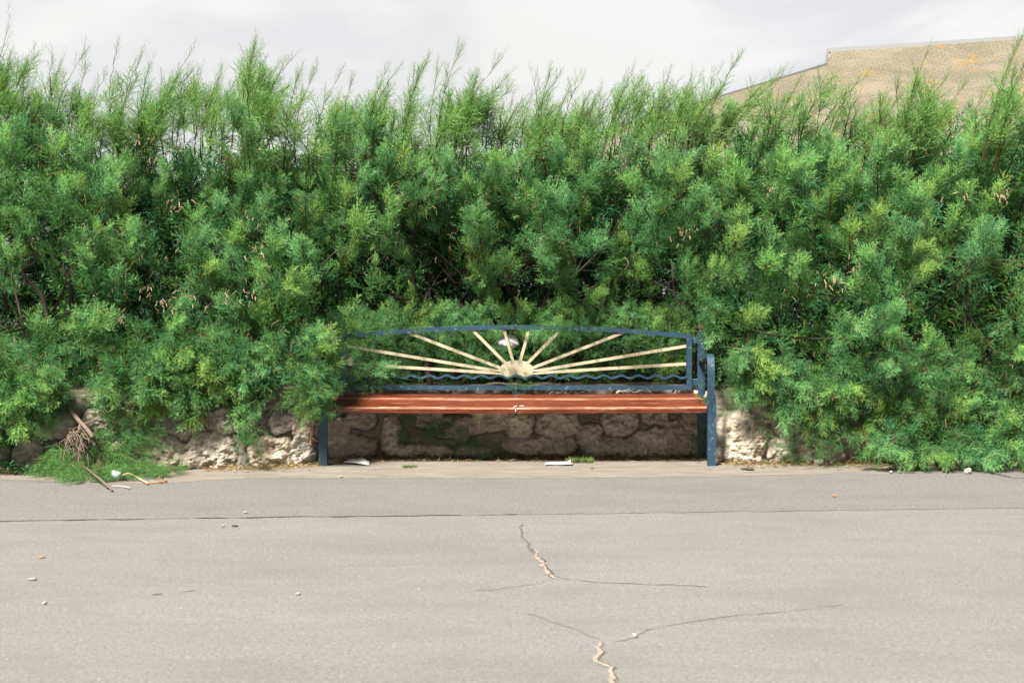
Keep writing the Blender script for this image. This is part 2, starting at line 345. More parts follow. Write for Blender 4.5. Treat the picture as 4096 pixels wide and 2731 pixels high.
# ---------------------------------------------------------------- rubble wall
def build_wall():
    nx, nz = 1500, 96
    x = np.linspace(-5.2, 5.2, nx); z = np.linspace(-.02, .50, nz)
    Xg, Zg = np.meshgrid(x, z)
    top = .47+.05*fbm(x*2.1, x*0+4, 3)+.03*(fbm(x*8, x*0+9, 3)-.5)
    Zg = Zg/.50*top[None, :]
    base = wally(x)
    st = [(650,1820,100,58),(840,1812,88,72),(1088,1812,76,64),(1133,1680,46,38),(110,1822,48,55),(520,1800,60,60),(300,1830,70,45),(1215,1690,38,60),(1225,1800,36,60),
     (1419,1795,75,52),(1570,1748,36,72),(1436,1668,55,34),(1690,1815,115,30),(1896,1812,54,34),(1718,1668,46,40),(1959,1675,76,46),(2085,1690,50,46),(1820,1720,60,40),
     (2237,1687,72,46),(2160,1788,120,46),(2353,1745,46,42),(2450,1806,108,42),(2617,1790,74,62),(2725,1750,68,70),(2478,1696,62,46),(2620,1660,48,34),(2764,1650,34,34),(1350,1730,40,50),
     (2966,1762,78,104),(3030,1625,66,46),(3145,1800,66,52),(3300,1815,80,45),(3180,1690,80,55),(3360,1700,80,50),(3500,1780,90,70),(3700,1750,90,80),(3900,1780,90,70),(2886,1790,30,48),
     (700,1690,90,50),(930,1680,80,50),(430,1690,90,50),(200,1700,80,50),(2000,1600,90,26),(2300,1598,90,28),(2560,1590,80,28),(2760,1580,60,28),(1700,1598,90,26),(1480,1600,80,28)]
    r = np.random.RandomState(3)
    h = np.zeros_like(Xg); mask = np.zeros_like(Xg); edge_ = np.zeros_like(Xg)
    col = np.zeros(Xg.shape+(3,)); col[:] = (.195, .175, .14)
    wx = Xg+(fbm(Xg*7, Zg*7, 4)-.5)*.10; wz = Zg+(fbm(Xg*7+40, Zg*7+9, 4)-.5)*.10
    best = np.full_like(Xg, 9.)
    rough = (fbm(Xg*13, Zg*15, 5)-.5)*1.3; ridg = np.abs(fbm(Xg*16+9, Zg*16, 4)-.5); rough = rough-.18*np.exp(-(ridg/.02)**2)
    for X, Y, rx, ry in st:
        x0 = (X-2048)/F*9.5
        d = float(wally(x0)); p = P(X, Y, d)
        a = rx/F*d*1.22; b = ry/F*d*1.22
        q = (np.abs((wx-p.x)/a)**2.6+np.abs((wz-p.z)/b)**2.6)**(1/2.6)
        up = q < best
        best = np.where(up, q, best)
        t = r.rand(); c = np.array((.46, .42, .355))*(.78+.40*r.rand())*np.array((1, 1-.06*t, 1-.14*t))
        m = (q < 1) & up; col[m] = c
    s = np.clip(1-best, 0, 1)
    h = .020+.042*np.minimum(1, s*3.2)**.6*(s > 0)+rough*.075*(s > 0)*np.minimum(1, s*5)+(fbm(Xg*34, Zg*34, 3)-.5)*.022+(fbm(Xg*50, Zg*50, 3)-.5)*.010
    groove = np.exp(-((best-1.03)/.05)**2); h = h-groove*.030*np.clip(fbm(Xg*5+3, Zg*5, 3)*3-.8, 0, 1)
    mort = s <= 0
    h = h+mort*(fbm(Xg*5+7, Zg*6, 3)-.42)*.05
    crackn = np.abs(fbm(Xg*6+70, Zg*6+20, 4)-.5); h = h-np.exp(-(crackn/.008)**2)*.014
    col = col*(1+(rough[..., None])*.35)
    lean = Zg*.05
    Yg = base[None, :]-h+lean
    V = np.stack([Xg, Yg, Zg], -1).reshape(-1, 3)
    i, j = np.meshgrid(np.arange(nx-1), np.arange(nz-1)); k = (i+j*nx).ravel()
    T = np.stack([k, k+1, k+1+nx, k+nx], 1)
    # top cap running back
    nc = 5; cv = []
    for c in range(1, nc+1):
        cv.append(np.stack([x, Yg[-1]+c*.05, Zg[-1]+(fbm(x*9, x*0+c, 3)-.5)*.03*(c < nc)-(c == nc)*.08], 1))
    off = len(V); V = np.concatenate([V]+cv); last = (nz-1)*nx; i = np.arange(nx-1)
    for c in range(nc):
        a0 = last if c == 0 else off+(c-1)*nx; b0 = off+c*nx
        T = np.concatenate([T, np.stack([a0+i, a0+i+1, b0+i+1, b0+i], 1)])
    C = np.concatenate([col.reshape(-1, 3)]+[np.tile((0.0963, 0.08148, 0.05926), (nx, 1))]*nc)
    o = from_np('stone_wall', V, T, M['wall'], k=4, col=C, smooth=True)
    tag(o, 'low rubble stone wall of tan boulders set in mortar, running behind the bench', 'wall')
build_wall()

# ---------------------------------------------------------------- bench
def build_bench():
    cx = .02
    root = empty('park_bench', (cx, 9.6, 0), 'long park bench with varnished red wood seat, blue iron frame and cream sunburst back', 'bench')
    B = [M['blue'], M['blue_worn']]
    # seat boards
    def board(prof, x0, x1):
        bm = bmesh.new(); n = 40; rings = []
        for k in range(n+1):
            x = x0+(x1-x0)*k/n
            sag = -.006*math.sin(math.pi*k/n)
            rings.append([bm.verts.new((x, y, z+sag)) for y, z in prof])
        m = len(prof)
        for a, b in zip(rings, rings[1:]):
            for k in range(m):
                f = bm.faces.new((a[k], a[(k+1) % m], b[(k+1) % m], b[k]))
                f.material_index = 1 if k in (1, 3) else 0
        bm.faces.new(rings[0][::-1]); bm.faces.new(rings[-1])
        return bm
    # profile: bottom front, front lower, front upper, top front, top back, back upper, back lower
    pr = [(9.478, .358), (9.474, .386), (9.486, .3985), (9.645, .432), (9.668, .436), (9.672, .404)]
    from_bm('seat_board', board(pr, -1.245, 1.300), [M['wood'], M['wood_worn']], root)
    pr = [(9.686, .405), (9.684, .434), (9.694, .443), (9.845, .458), (9.852, .455), (9.852, .425)]
    from_bm('seat_board', board(pr, -1.235, 1.290), [M['wood'], M['wood_worn']], root)
    # side frames
    for s, xf, xr in ((-1, -1.262, -1.262), (1, 1.335, 1.312)):
        bm = bmesh.new()
        path = smoothline([(xf, 9.475, -.01), (xf, 9.478, .15), (xf, 9.474, .32), (xf-.004, 9.462, .42), (xf-.010, 9.452, .468)], 5)
        sweep(bm, path, .056, .045); bevel_all(bm, .007)
        leg = from_bm('leg', bm, B, root)
        bm = bmesh.new()
        path = smoothline([(xf-.010, 9.451, .462), (xf-.011, 9.438, .56), (xf-.012, 9.442, .65), (xf-.012, 9.468, .715), (xf-.013, 9.52, .733), (xf-.014, 9.62, .724), (xr-.002, 9.74, .700), (xr, 9.835, .685)], 6)
        sweep(bm, path, .047, .026); bevel_all(bm, .006)
        from_bm('armrest', bm, B, root)
        bm = bmesh.new()
        path = smoothline([(xr, 9.855, -.01), (xr, 9.855, .35), (xr, 9.86, .60), (xr, 9.872, .885)], 5)
        sweep(bm, path, .047, .045); bevel_all(bm, .006)
        post = from_bm('post', bm, B, root)
        bm = bmesh.new(); bmesh.ops.create_uvsphere(bm, u_segments=18, v_segments=12, radius=.025)
        bmesh.ops.translate(bm, verts=bm.verts, vec=(xr, 9.872, .917))
        add_box(bm, (xr, 9.872, .889), (.03, .03, .012))
        from_bm('finial', bm, M['rust'], post, True)
        bm = bmesh.new(); sweep(bm, [(xf-.008, 9.47, .352), (xr, 9.66, .385), (xr, 9.84, .395)], .03, .03); bevel_all(bm, .003)
        from_bm('seat_support', bm, B, root)
    # backrest
    D = 9.855
    q = lambda X, Y, dd=0: P(X, Y, D+dd)
    bm = bmesh.new()
    xl, xr_ = q(1379, 1450).x, q(2756, 1450).x
    z0, z1 = q(2000, 1550).z, q(2756, 1345).z; zt = q(2066, 1309).z
    n = 30; arch = []
    for k in range(n+1):
        t = k/n; x = xl+(xr_-xl)*t; arch.append((x, D, z1+(zt-z1)*(1-(2*t-1)**2)))
    sweep(bm, arch, .032, .030, (0, 1, 0))
    sweep(bm, [(xl, D, z0), ((xl+xr_)/2, D, z0), (xr_, D, z0)], .032, .030, (0, 1, 0))
    for x in (xl, xr_): sweep(bm, [(x, D+.0005, z0-.0145), (x, D+.0005, (z0+z1)/2), (x, D+.0005, z1+.008)], .036, .034, (1, 0, 0))
    bevel_all(bm, .004)
    fr = from_bm('backrest_frame', bm, B, root)
    # tabs to the posts
    for x, xp in ((xl, -1.262), (xr_, 1.312)):
        for Y in (1362, 1528):
            bm = bmesh.new(); a = x+(.012 if xp > 0 else -.012); b = xp-(.018 if xp > 0 else -.018)
            add_box(bm, ((a+b)/2, D+.002, q(x, Y).z), (abs(b-a), .014, .044)); bevel_all(bm, .002)
            from_bm('tab', bm, B, fr)
    # sun disc, scalloped top edge and waved foot
    def wave(x): return q(2066, 1506).z+.0095*math.cos((x-q(2066, 1500).x)/.121*2*math.pi)
    cxs = q(2066, 1500).x; bm = bmesh.new(); N = 48; up = []; lo = []
    for k in range(N+1):
        a = math.pi*k/N; rr = .119+.003*math.cos(a*18)
        ca = math.cos(a); xx_ = cxs-rr*1.05*math.copysign(abs(ca)**.8, ca); up.append((xx_, max(q(0, 1503).z+rr*.92*math.sin(a)**.9, wave(xx_)+.004)))
    for k in range(N, -1, -1):
        x = up[k][0]; lo.append((x, wave(x)+.003))
    f = [bm.verts.new((x, D-.006, z)) for x, z in up]; g_ = [bm.verts.new((x, D-.006, z)) for x, z in lo]
    for k in range(N):
        a, b, c, d = f[k], f[k+1], g_[N-k-1], g_[N-k]
        try: bm.faces.new((a, b, c, d))
        except ValueError: pass
    r = bmesh.ops.extrude_face_region(bm, geom=list(bm.faces)); bmesh.ops.translate(bm, vec=(0, .008, 0), verts=[v for v in r['geom'] if isinstance(v, bmesh.types.BMVert)])
    bmesh.ops.remove_doubles(bm, verts=bm.verts, dist=1e-5)
    from_bm('sun_disc', bm, M['cream'], fr)
    cz = q(0, 1503).z
    ends = [(2744,1455),(2744,1384),(2500,1327),(2243,1319),(2117,1314),(2015,1314),(1889,1319),(1624,1327),(1387,1384),(1387,1455)]
    for k, (X, Y) in enumerate(ends):
        e = q(X, Y); c = Vector((cxs, D, cz+.012)); dr = (e-c).normalized()
        s = c+dr*.112
        if k in (4, 5): s = c+dr*.085
        bm = bmesh.new(); sweep(bm, [s, (s+e)/2, e], .013, .020, (0, 1, 0)); bevel_all(bm, .002, mi=0)
        o = from_bm('ray', bm, M['cream'], fr)
    bm = bmesh.new(); pts = []
    nn = 200
    for k in range(nn+1):
        x = xl+.015+(xr_-xl-.03)*k/nn; pts.append((x, D-.0125, wave(x)))
    sweep(bm, pts, .022, .0145, (0, 1, 0))
    from_bm('wavy_bar', bm, M['blue'], fr)
    bm = bmesh.new(); r = bmesh.ops.create_cone(bm, cap_ends=True, segments=16, radius1=.012, radius2=.010, depth=.010)
    bmesh.ops.transform(bm, matrix=Matrix.Translation((cxs, D-.021, z0)) @ Matrix.Rotation(R(90), 4, 'X'), verts=r['verts'])
    from_bm('bolt', bm, M['blue_worn'], fr)
    bm = bmesh.new(); add_box(bm, (cxs, D-.002, z0-.037), (.052, .014, .040)); bevel_all(bm, .002)
    from_bm('bracket', bm, B, fr)
    bm = bmesh.new(); sweep(bm, [(cxs, 9.488, .351), (cxs, 9.66, .392), (cxs, 9.84, .402)], .035, .012); bevel_all(bm, .002)
    from_bm('seat_support', bm, B, root)
    for y, z, x in ((9.56, .414, cxs+.008), (9.76, .450, cxs), (9.56, .420, 1.285), (9.76, .456, 1.27)):
        bm = bmesh.new(); r = bmesh.ops.create_uvsphere(bm, u_segments=12, v_segments=8, radius=.011)
        bmesh.ops.transform(bm, matrix=Matrix.Translation((x, y, z-.0045)) @ Matrix.Diagonal((1, 1, .5, 1)), verts=r['verts'])
        from_bm('bolt', bm, M['rust'], root, True)
    bm = bmesh.new()
    for x, y, z, a, b in ((cxs-.005, 9.505, .4025, .010, .007), (cxs-.018, 9.488, .3985, .006, .005), (cxs+.035, 9.51, .4035, .02, .004), (cxs-.006, 9.4725, .374, .004, .012)):
        r = bmesh.ops.create_uvsphere(bm, u_segments=10, v_segments=6, radius=1)
        bmesh.ops.transform(bm, matrix=Matrix.Translation((x, y, z-.004)) @ Matrix.Diagonal((a, .006 if z < .38 else b*1.4, .012 if z < .38 else .003, 1)), verts=r['verts'])
    from_bm('bird_dropping', bm, M['white'], root, True)
build_bench()

# ---------------------------------------------------------------- foliage
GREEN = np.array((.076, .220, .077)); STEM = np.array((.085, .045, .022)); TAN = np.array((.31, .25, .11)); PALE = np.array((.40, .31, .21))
def rot_to(d, roll):
    """n x 3 unit directions -> n x 3 x 3 matrices taking +Z there"""
    d = d/np.linalg.norm(d, axis=1)[:, None]
    ref = np.where(np.abs(d[:, 2:3]) < .95, np.array([[0, 0, 1.]]), np.array([[1., 0, 0]]))
    a = np.cross(ref, d); a /= np.linalg.norm(a, axis=1)[:, None]; b = np.cross(d, a)
    c, s = np.cos(roll)[:, None], np.sin(roll)[:, None]
    u = a*c+b*s; v = -a*s+b*c
    return np.stack([u, v, d], -1)
def needles(P0, D, L, W, r, bend=.25):
    """thin tapered blades: P0 base, D direction, one kinked blade = 2 tris"""
    n = len(P0); sd = np.cross(D, r.randn(n, 3)); sd /= np.linalg.norm(sd, axis=1)[:, None]
    up = np.cross(sd, D)
    mid = P0+D*L[:, None]*.55+up*(L*bend*.35*r.randn(n))[:, None]
    tip = P0+D*L[:, None]+up*(L*bend*r.randn(n))[:, None]
    V = np.stack([P0-sd*W[:, None]*.35, P0+sd*W[:, None]*.35, mid+sd*W[:, None]*.5, mid-sd*W[:, None]*.5, tip], 1).reshape(-1, 3)
    b = np.arange(n)[:, None]*5
    T = np.concatenate([b+[0, 1, 2], b+[0, 2, 3], b+[3, 2, 4]], 1).reshape(-1, 3)
    return V, T
def tris1(P0, D, L, W, r):
    n = len(P0); sd = np.cross(D, r.randn(n, 3)); sd /= np.linalg.norm(sd, axis=1)[:, None]
    V = np.stack([P0-sd*W[:, None]*.5, P0+sd*W[:, None]*.5, P0+D*L[:, None]+sd*(L*.12*r.randn(n))[:, None]], 1).reshape(-1, 3)
    return V, np.arange(n*3).reshape(-1, 3)
def ribbon(pts, w0, w1, r, planes=2):
    pts = np.array(pts); n = len(pts); d = np.gradient(pts, axis=0); d /= np.linalg.norm(d, axis=1)[:, None]+1e-9
    out = []; T = []
    for q in range(planes):
        s = np.cross(d, [1, .2, .1] if q == 0 else [.1, 1, .1]); s /= np.linalg.norm(s, axis=1)[:, None]+1e-9
        w = np.linspace(w0, w1, n)[:, None]/2
        off = len(out)*0+q*2*n
        out.append(np.concatenate([pts-s*w, pts+s*w]))
        i = np.arange(n-1)+off
        T.append(np.stack([i, i+1, i+1+n], 1)); T.append(np.stack([i, i+1+n, i+n], 1))
    return np.concatenate(out), np.concatenate(T)
class Acc:
    def __init__(s): s.V = []; s.T = []; s.C = []; s.K = []; s.n = 0
    def add(s, V, T, c, kind):
        s.V.append(V); s.T.append(T+s.n); s.C.append(np.tile(c, (len(V), 1)) if np.ndim(c) == 1 else c); s.K.append(np.full(len(V), kind)); s.n += len(V)
    def get(s): return np.concatenate(s.V), np.concatenate(s.T), np.concatenate(s.C), np.concatenate(s.K)
def make_plume(seed, L=.28, ns=20, spread=.36, gap=.0085, nw=.0024, nl=.026, wisp=False, tan=0):
    r = np.random.RandomState(seed); A = Acc()
    m = 7; t = np.linspace(0, 1, m); bx, by = r.randn(2)*.10*L
    stem = np.stack([bx*t**2, by*t**2, t*L], 1)
    v, T = ribbon(stem, .0038 if not wisp else .003, .001, r); A.add(v, T, STEM, 1)
    ts = np.linspace(.08, .97, ns)+r.uniform(-.03, .03, ns); az0 = r.rand()*6.28
    PP, DD, LL = [], [], []
    for k, tt in enumerate(ts):
        base = np.array([bx*tt**2, by*tt**2, tt*L]); az = az0+k*2.4+r.randn()*.5
        an = R(r.uniform(28, 55)) if not wisp else R(r.uniform(20, 50)); l = spread*L*(1-tt)**.55*r.uniform(.6, 1.25)+.03
        d0 = np.array([math.sin(an)*math.cos(az), math.sin(an)*math.sin(az), math.cos(an)])
        nseg = max(2, int(l/gap)); u = (np.arange(nseg)+.5)/nseg
        cur = r.uniform(-.25, .35)
        pts = base+d0*l*u[:, None]+np.array([0, 0, 1])*(cur*l*u**2)[:, None]
        sd = np.cross(d0, r.randn(3)); sd /= np.linalg.norm(sd)
        br = np.array([base, base+d0*l*.5+np.array([0, 0, 1])*cur*l*.25, base+d0*l*.92+np.array([0, 0, 1])*cur*l*.85])
        v, T = ribbon(br, .0022, .0012, r, 1); A.add(v, T, STEM*.4+GREEN*.6, 0)
        for sg in (-1, 1):
            f = d0*.80+sg*sd*.55+r.randn(nseg, 3)*.22; f /= np.linalg.norm(f, axis=1)[:, None]
            PP.append(pts); DD.append(f); LL.append(nl*(1-.55*u)*r.uniform(.6, 1.3, nseg))
    PP = np.concatenate(PP); DD = np.concatenate(DD); LL = np.concatenate(LL)
    v, T = tris1(PP, DD, LL, np.full(len(LL), nw), r)
    hue = np.repeat(r.uniform(.82, 1.2, len(LL)), 3)[:, None]*GREEN
    yl = np.repeat(r.rand(len(LL)) < .05, 3); hue[yl] = np.array((.26, .29, .085))
    A.add(v, T, hue, 0)
    if tan:
        for k in range(tan):
            tt = r.uniform(.3, 1); b = np.array([bx*tt**2, by*tt**2, tt*L])+r.randn(3)*.03
            q = r.randn(3)*.012; c0 = np.array([b, b+[q[0], q[1], .018], b+[q[0]*2.4, q[1]*2.4, .022], b+[q[0]*3.6, q[1]*3.6, .004], b+[q[0]*4, q[1]*4, -.016]])
            v, T = ribbon(c0, .0032, .0018, r); A.add(v, T, TAN if k % 3 else PALE, 2)
    return A.get()
PL = [make_plume(10+i, L=.23, ns=18, spread=.36, gap=.008, nl=.024, nw=.0038) for i in range(8)]+[make_plume(30+i, L=.23, ns=17, spread=.42, nl=.025, nw=.0038, tan=1+i) for i in range(2)]
PLS = [make_plume(50+i, L=.20, ns=15, spread=.45) for i in range(4)]
INNER = [make_plume(70+i, L=.30, ns=16, gap=.015, nw=.0070, nl=.042) for i in range(4)]
WISP = [make_plume(90+i, L=.20, ns=9, spread=.42, gap=.010, nw=.0018, nl=.018, wisp=True) for i in range(5)]
MIDW = [make_plume(110+i, L=.21, ns=16, spread=.46, gap=.009, nw=.0024, nl=.024) for i in range(5)]
TINTS = np.array([(1, 1, 1), (.86, .97, 1.25), (1.05, 1.03, .9), (1.4, 1.15, .85), (.8, .88, .98), (.95, 1.0, 1.2), (1.2, 1.1, .9)])
def place(acc, protos, pos, dirs, scl, r, tint=None):
    n = len(pos)
    if n == 0: return
    which = r.randint(0, len(protos), n); Rm = rot_to(dirs, r.rand(n)*6.28)
    ti = TINTS[r.randint(0, len(TINTS), n)]*r.uniform(.82, 1.2, n)[:, None]
    if tint is not None: ti = ti*.5+tint*.5
    for k, (V, T, C, K) in enumerate(protos):
        ix = np.where(which == k)[0]
        if len(ix) == 0: continue
        W = np.einsum('nij,mj->nmi', Rm[ix], V)*scl[ix][:, None, None]+pos[ix][:, None, :]
        CC = np.where((K == 0)[None, :, None], C[None]*ti[ix][:, None, :], C[None])
        TT = T[None]+(np.arange(len(ix))*len(V))[:, None, None]
        acc.add(W.reshape(-1, 3).astype(np.float32), TT.reshape(-1, 3), CC.reshape(-1, 3).astype(np.float32), 0)

TOPX = np.array([-500, 0, 60, 120, 180, 250, 300, 380, 450, 500, 560, 640, 700, 760, 830, 900, 960, 1000, 1060, 1120, 1200, 1300, 1400, 1500, 1600, 1700, 1800, 1900, 2000, 2080, 2150, 2250, 2300, 2352, 3000])*1.7415
TOPY = np.array([200, 205, 235, 225, 245, 280, 270, 245, 230, 250, 190, 245, 265, 260, 250, 245, 300, 280, 225, 245, 260, 265, 245, 238, 238, 225, 228, 240, 245, 205, 230, 245, 205, 160, 150])*1.7415
LOWX = np.array([-600, 60, 130, 420, 560, 700, 860, 980, 1060, 1120, 1290, 1345, 1400, 2800, 2870, 2950, 3080, 3200, 3330, 3440, 3520, 4700])
LOWY = np.array([1840, 1800, 1740, 1710, 1715, 1690, 1700, 1740, 1670, 1610, 1640, 1530, 1560, 1560, 1570, 1590, 1650, 1740, 1780, 1750, 1830, 1840])
TOPY = TOPY+28*sstep(1500, 1750, TOPX)*(1-sstep(2650, 2850, TOPX))
def front(x, z):
    wl = 1-sstep(-1.40, -1.02, x); wr = sstep(1.28, 1.75, x)
    c = np.interp(z, [.4, .9, 1.2, 1.42, 1.65, 2.0, 2.5], [10.15, 10.15, 10.22, 9.88, 9.56, 9.66, 10.2])
    l = np.interp(z, [0, .4, 1, 1.6, 2, 2.5], [9.15, 9.14, 9.22, 9.48, 9.75, 10.2])
    rr = np.interp(z, [0, .4, 1, 1.6, 2, 2.5], [9.10, 9.12, 9.26, 9.50, 9.75, 10.2])
    l = l+.13*sstep(-2.75, -2.3, x)*(1-sstep(-1.45, -1.25, x))*(1-sstep(.6, 1.1, z))
    base = c*(1-wl)*(1-wr)+l*wl+rr*wr
    return base
HOLES = [(150, 1135, 190, 105, 1), (30, 1180, 60, 90, 1), (560, 1290, 130, 45, 0), (1600, 1115, 110, 60, 1), (1960, 1150, 110, 35, 1), (2110, 1110, 70, 40, 1), (2560, 1165, 160, 32, 1), (2690, 1060, 50, 130, 0),
         (1500, 1180, 150, 60, 0), (3960, 1280, 140, 100, 0), (3660, 1310, 110, 50, 0), (3430, 1190, 70, 45, 0), (1490, 760, 60, 60, 0), (3180, 870, 50, 60, 0), (3440, 830, 50, 60, 0), (1290, 1230, 60, 60, 0),
         (2250, 1180, 100, 45, 0), (780, 650, 50, 40, 1), (960, 620, 35, 60, 1), (2000, 560, 30, 40, 1), (2330, 640, 40, 40, 0), (1680, 600, 35, 40, 1), (3050, 1480, 60, 60, 0), (860, 1400, 90, 40, 0), (3560, 1560, 90, 40, 0), (270, 1480, 80, 40, 0)]
def in_hole(X, Y, thr=False, k=1.0):
    for hx, hy, a, b, t in HOLES:
        if thr and not t: continue
        if ((X-hx)/(a*k))**2+((Y-hy)/(b*k))**2 < 1: return True
    return False

BX = [-5.0, -3.25, -2.45, -1.75, -1.02, -.35, .30, .95, 1.55, 2.3, 3.05, 5.0]
BLAB = ['tamarisk bush at the far left edge with a tall wispy leader', 'tamarisk bush with a see-through gap of bare stems, above the broken branch',
        'tamarisk bush spilling over the wall left of the bench, above the pale boulders', 'tamarisk bush covering the left arm of the bench, one tall pointed leader on top',
        'tamarisk bush behind the left third of the bench back', 'tamarisk bush behind the cream sun disc, holding the white bag',
        'tamarisk bush behind the right rays of the bench, below bright sky', 'tamarisk bush behind the right end of the bench and its rusty ball post',
        'tamarisk bush right of the bench above the large pitted boulder', 'tamarisk bush in front of the left end of the tiled roof, drooping over wall', 'tamarisk bush at the far right edge reaching down to the ground']
NB = len(BX)-1
accs = [Acc() for _ in range(NB)]
bough = [[] for _ in range(NB)]
bidx = lambda x: int(np.clip(np.searchsorted(BX, x)-1, 0, NB-1))
sp = .185
r = np.random.RandomState(21)
def cluster(c, rad, n, protos, rr, out=None, b=None, tint=None, spreadv=.85):
    c = np.array(c, float)
    o = np.array((0, -.8, .55)) if out is None else np.array(out, float)
    d = o+rr.randn(n, 3)*spreadv*np.array((1, .8, .75)); d /= np.linalg.norm(d, axis=1)[:, None]
    pos = c+d*rr.uniform(-.02, .05, n)[:, None]+rr.randn(n, 3)*rad*.35
    place(accs[bidx(c[0]) if b is None else b], protos, pos, d, rr.uniform(.7, 1.15, n)*rad/.24, rr, tint)
nclu = 0
def bough_at(tip, ax, ln, n, rr, b, tint, k=1.0):
    tip = np.array(tip, float); ax = np.array(ax, float); ax /= np.linalg.norm(ax)
    base = tip-ax*ln; t = rr.uniform(.05, .95, n); t[:3] = (.9, .97, .8)[:min(3, n)]
    pos = base+ax*(ln*t)[:, None]+rr.randn(n, 3)*.022
    d = ax*(.40+.9*t)[:, None]+rr.randn(n, 3)*.40+np.array((.03, 0, .12)); d /= np.linalg.norm(d, axis=1)[:, None]
    tt = np.array(tint)[None, :]*(1+sstep(.45, .9, t)[:, None]*np.array((3.5, 2.2, 2.2)))  # pale new growth plus painted highlights: tint brightens towards the sunlit bough tip
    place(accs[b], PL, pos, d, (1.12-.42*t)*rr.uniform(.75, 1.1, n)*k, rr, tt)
    c = np.array([base+ax*ln*u+np.array((0, 0, -.04*ln))*math.sin(3.1*u) for u in np.linspace(0, .9, 6)])
    v, T = ribbon(c, .008, .003, rr); accs[b].add(v, T, STEM, 1)
def axis_for(z, rr):
    up = np.interp(z, [.2, .6, 1.1, 1.7, 2.3], [-.25, .05, .60, 1.15, 1.6])
    return (.14+rr.randn()*.34, -.80, up+rr.randn()*.28)
for layer, (spx, dep, dens) in enumerate(((.190, 0, 20), (.27, .62, 11))):
    for x0 in np.arange(-4.15, 4.2, spx):
        for z0 in np.arange(0.0, 2.75, spx*.92):
            x = x0+r.uniform(-.5, .5)*spx; z = z0+r.uniform(-.5, .5)*spx
            lump = fbm(np.array([x*2.1+5]), np.array([z*2.1+layer*7]), 3)[0]-.5
            d = float(front(x, z))+lump*1.6+r.uniform(-.24, .30)+.05+dep
            X, Y = PX(x, d, z)
            if Y < np.interp(X, TOPX, TOPY)+(22 if layer == 0 else 75)+(fbm(np.array([x*1.3]), np.array([3.]), 3)[0]-.5)*120 or Y > np.interp(X, LOWX, LOWY)-30: continue
            gap = fbm(np.array([x*2.6+31]), np.array([z*3.0+11+layer*9]), 3)[0]
            if gap < np.interp(z, [.3, 1.0, 2.0], [.455, .465, .38]): continue
            if z < .62:
                if layer: continue
                if x < -1.25 or x > 1.45:
                    d = float(wally(x))-(.10 if -2.6 < x < -1.25 else .16)-r.rand()*.12; bi = bidx(x)
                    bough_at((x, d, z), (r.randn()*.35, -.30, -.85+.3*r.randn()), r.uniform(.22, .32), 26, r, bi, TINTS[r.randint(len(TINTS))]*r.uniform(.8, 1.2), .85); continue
                else: z = .58+r.rand()*.08
            if in_hole(X, Y, layer == 1): continue
            if 1395 < X < 2790 and Y > 1160: d = max(d, 10.02)      # leave the bench free
            if -1.35 < x < 1.45 and z < 1.0: d = max(d, 9.98) if x > -1.15 else d
            bi = bidx(x+r.uniform(-.15, .15)); ti = TINTS[r.randint(len(TINTS))]*r.uniform(.8, 1.2)
            small = .8 if (1395 < X < 2790 and Y > 1120) else 1.0
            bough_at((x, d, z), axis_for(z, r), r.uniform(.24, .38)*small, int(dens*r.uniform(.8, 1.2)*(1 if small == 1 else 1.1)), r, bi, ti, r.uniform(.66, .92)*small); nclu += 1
            if layer == 0: bough[bi].append((x, d+.2, z-.1))
# inner filler
for x0 in np.arange(-4.2, 4.2, .25):
    for z0 in np.arange(.5, 2.4, .22):
        for dd in (1.0, 1.3, 1.6):
            x = x0+r.uniform(-.12, .12); z = z0+r.uniform(-.1, .1); d = max(float(front(x, z)), 9.75)+dd+r.uniform(-.15, .15)
            X, Y = PX(x, d, z)
            if Y < np.interp(X, TOPX, TOPY)+300: continue
            if in_hole(X, Y, True, .62 if dd > 1 else 1.0): continue
            
            cluster((x, d, z), .33, 8, INNER, r, (0, -.2, .8), bidx(x))
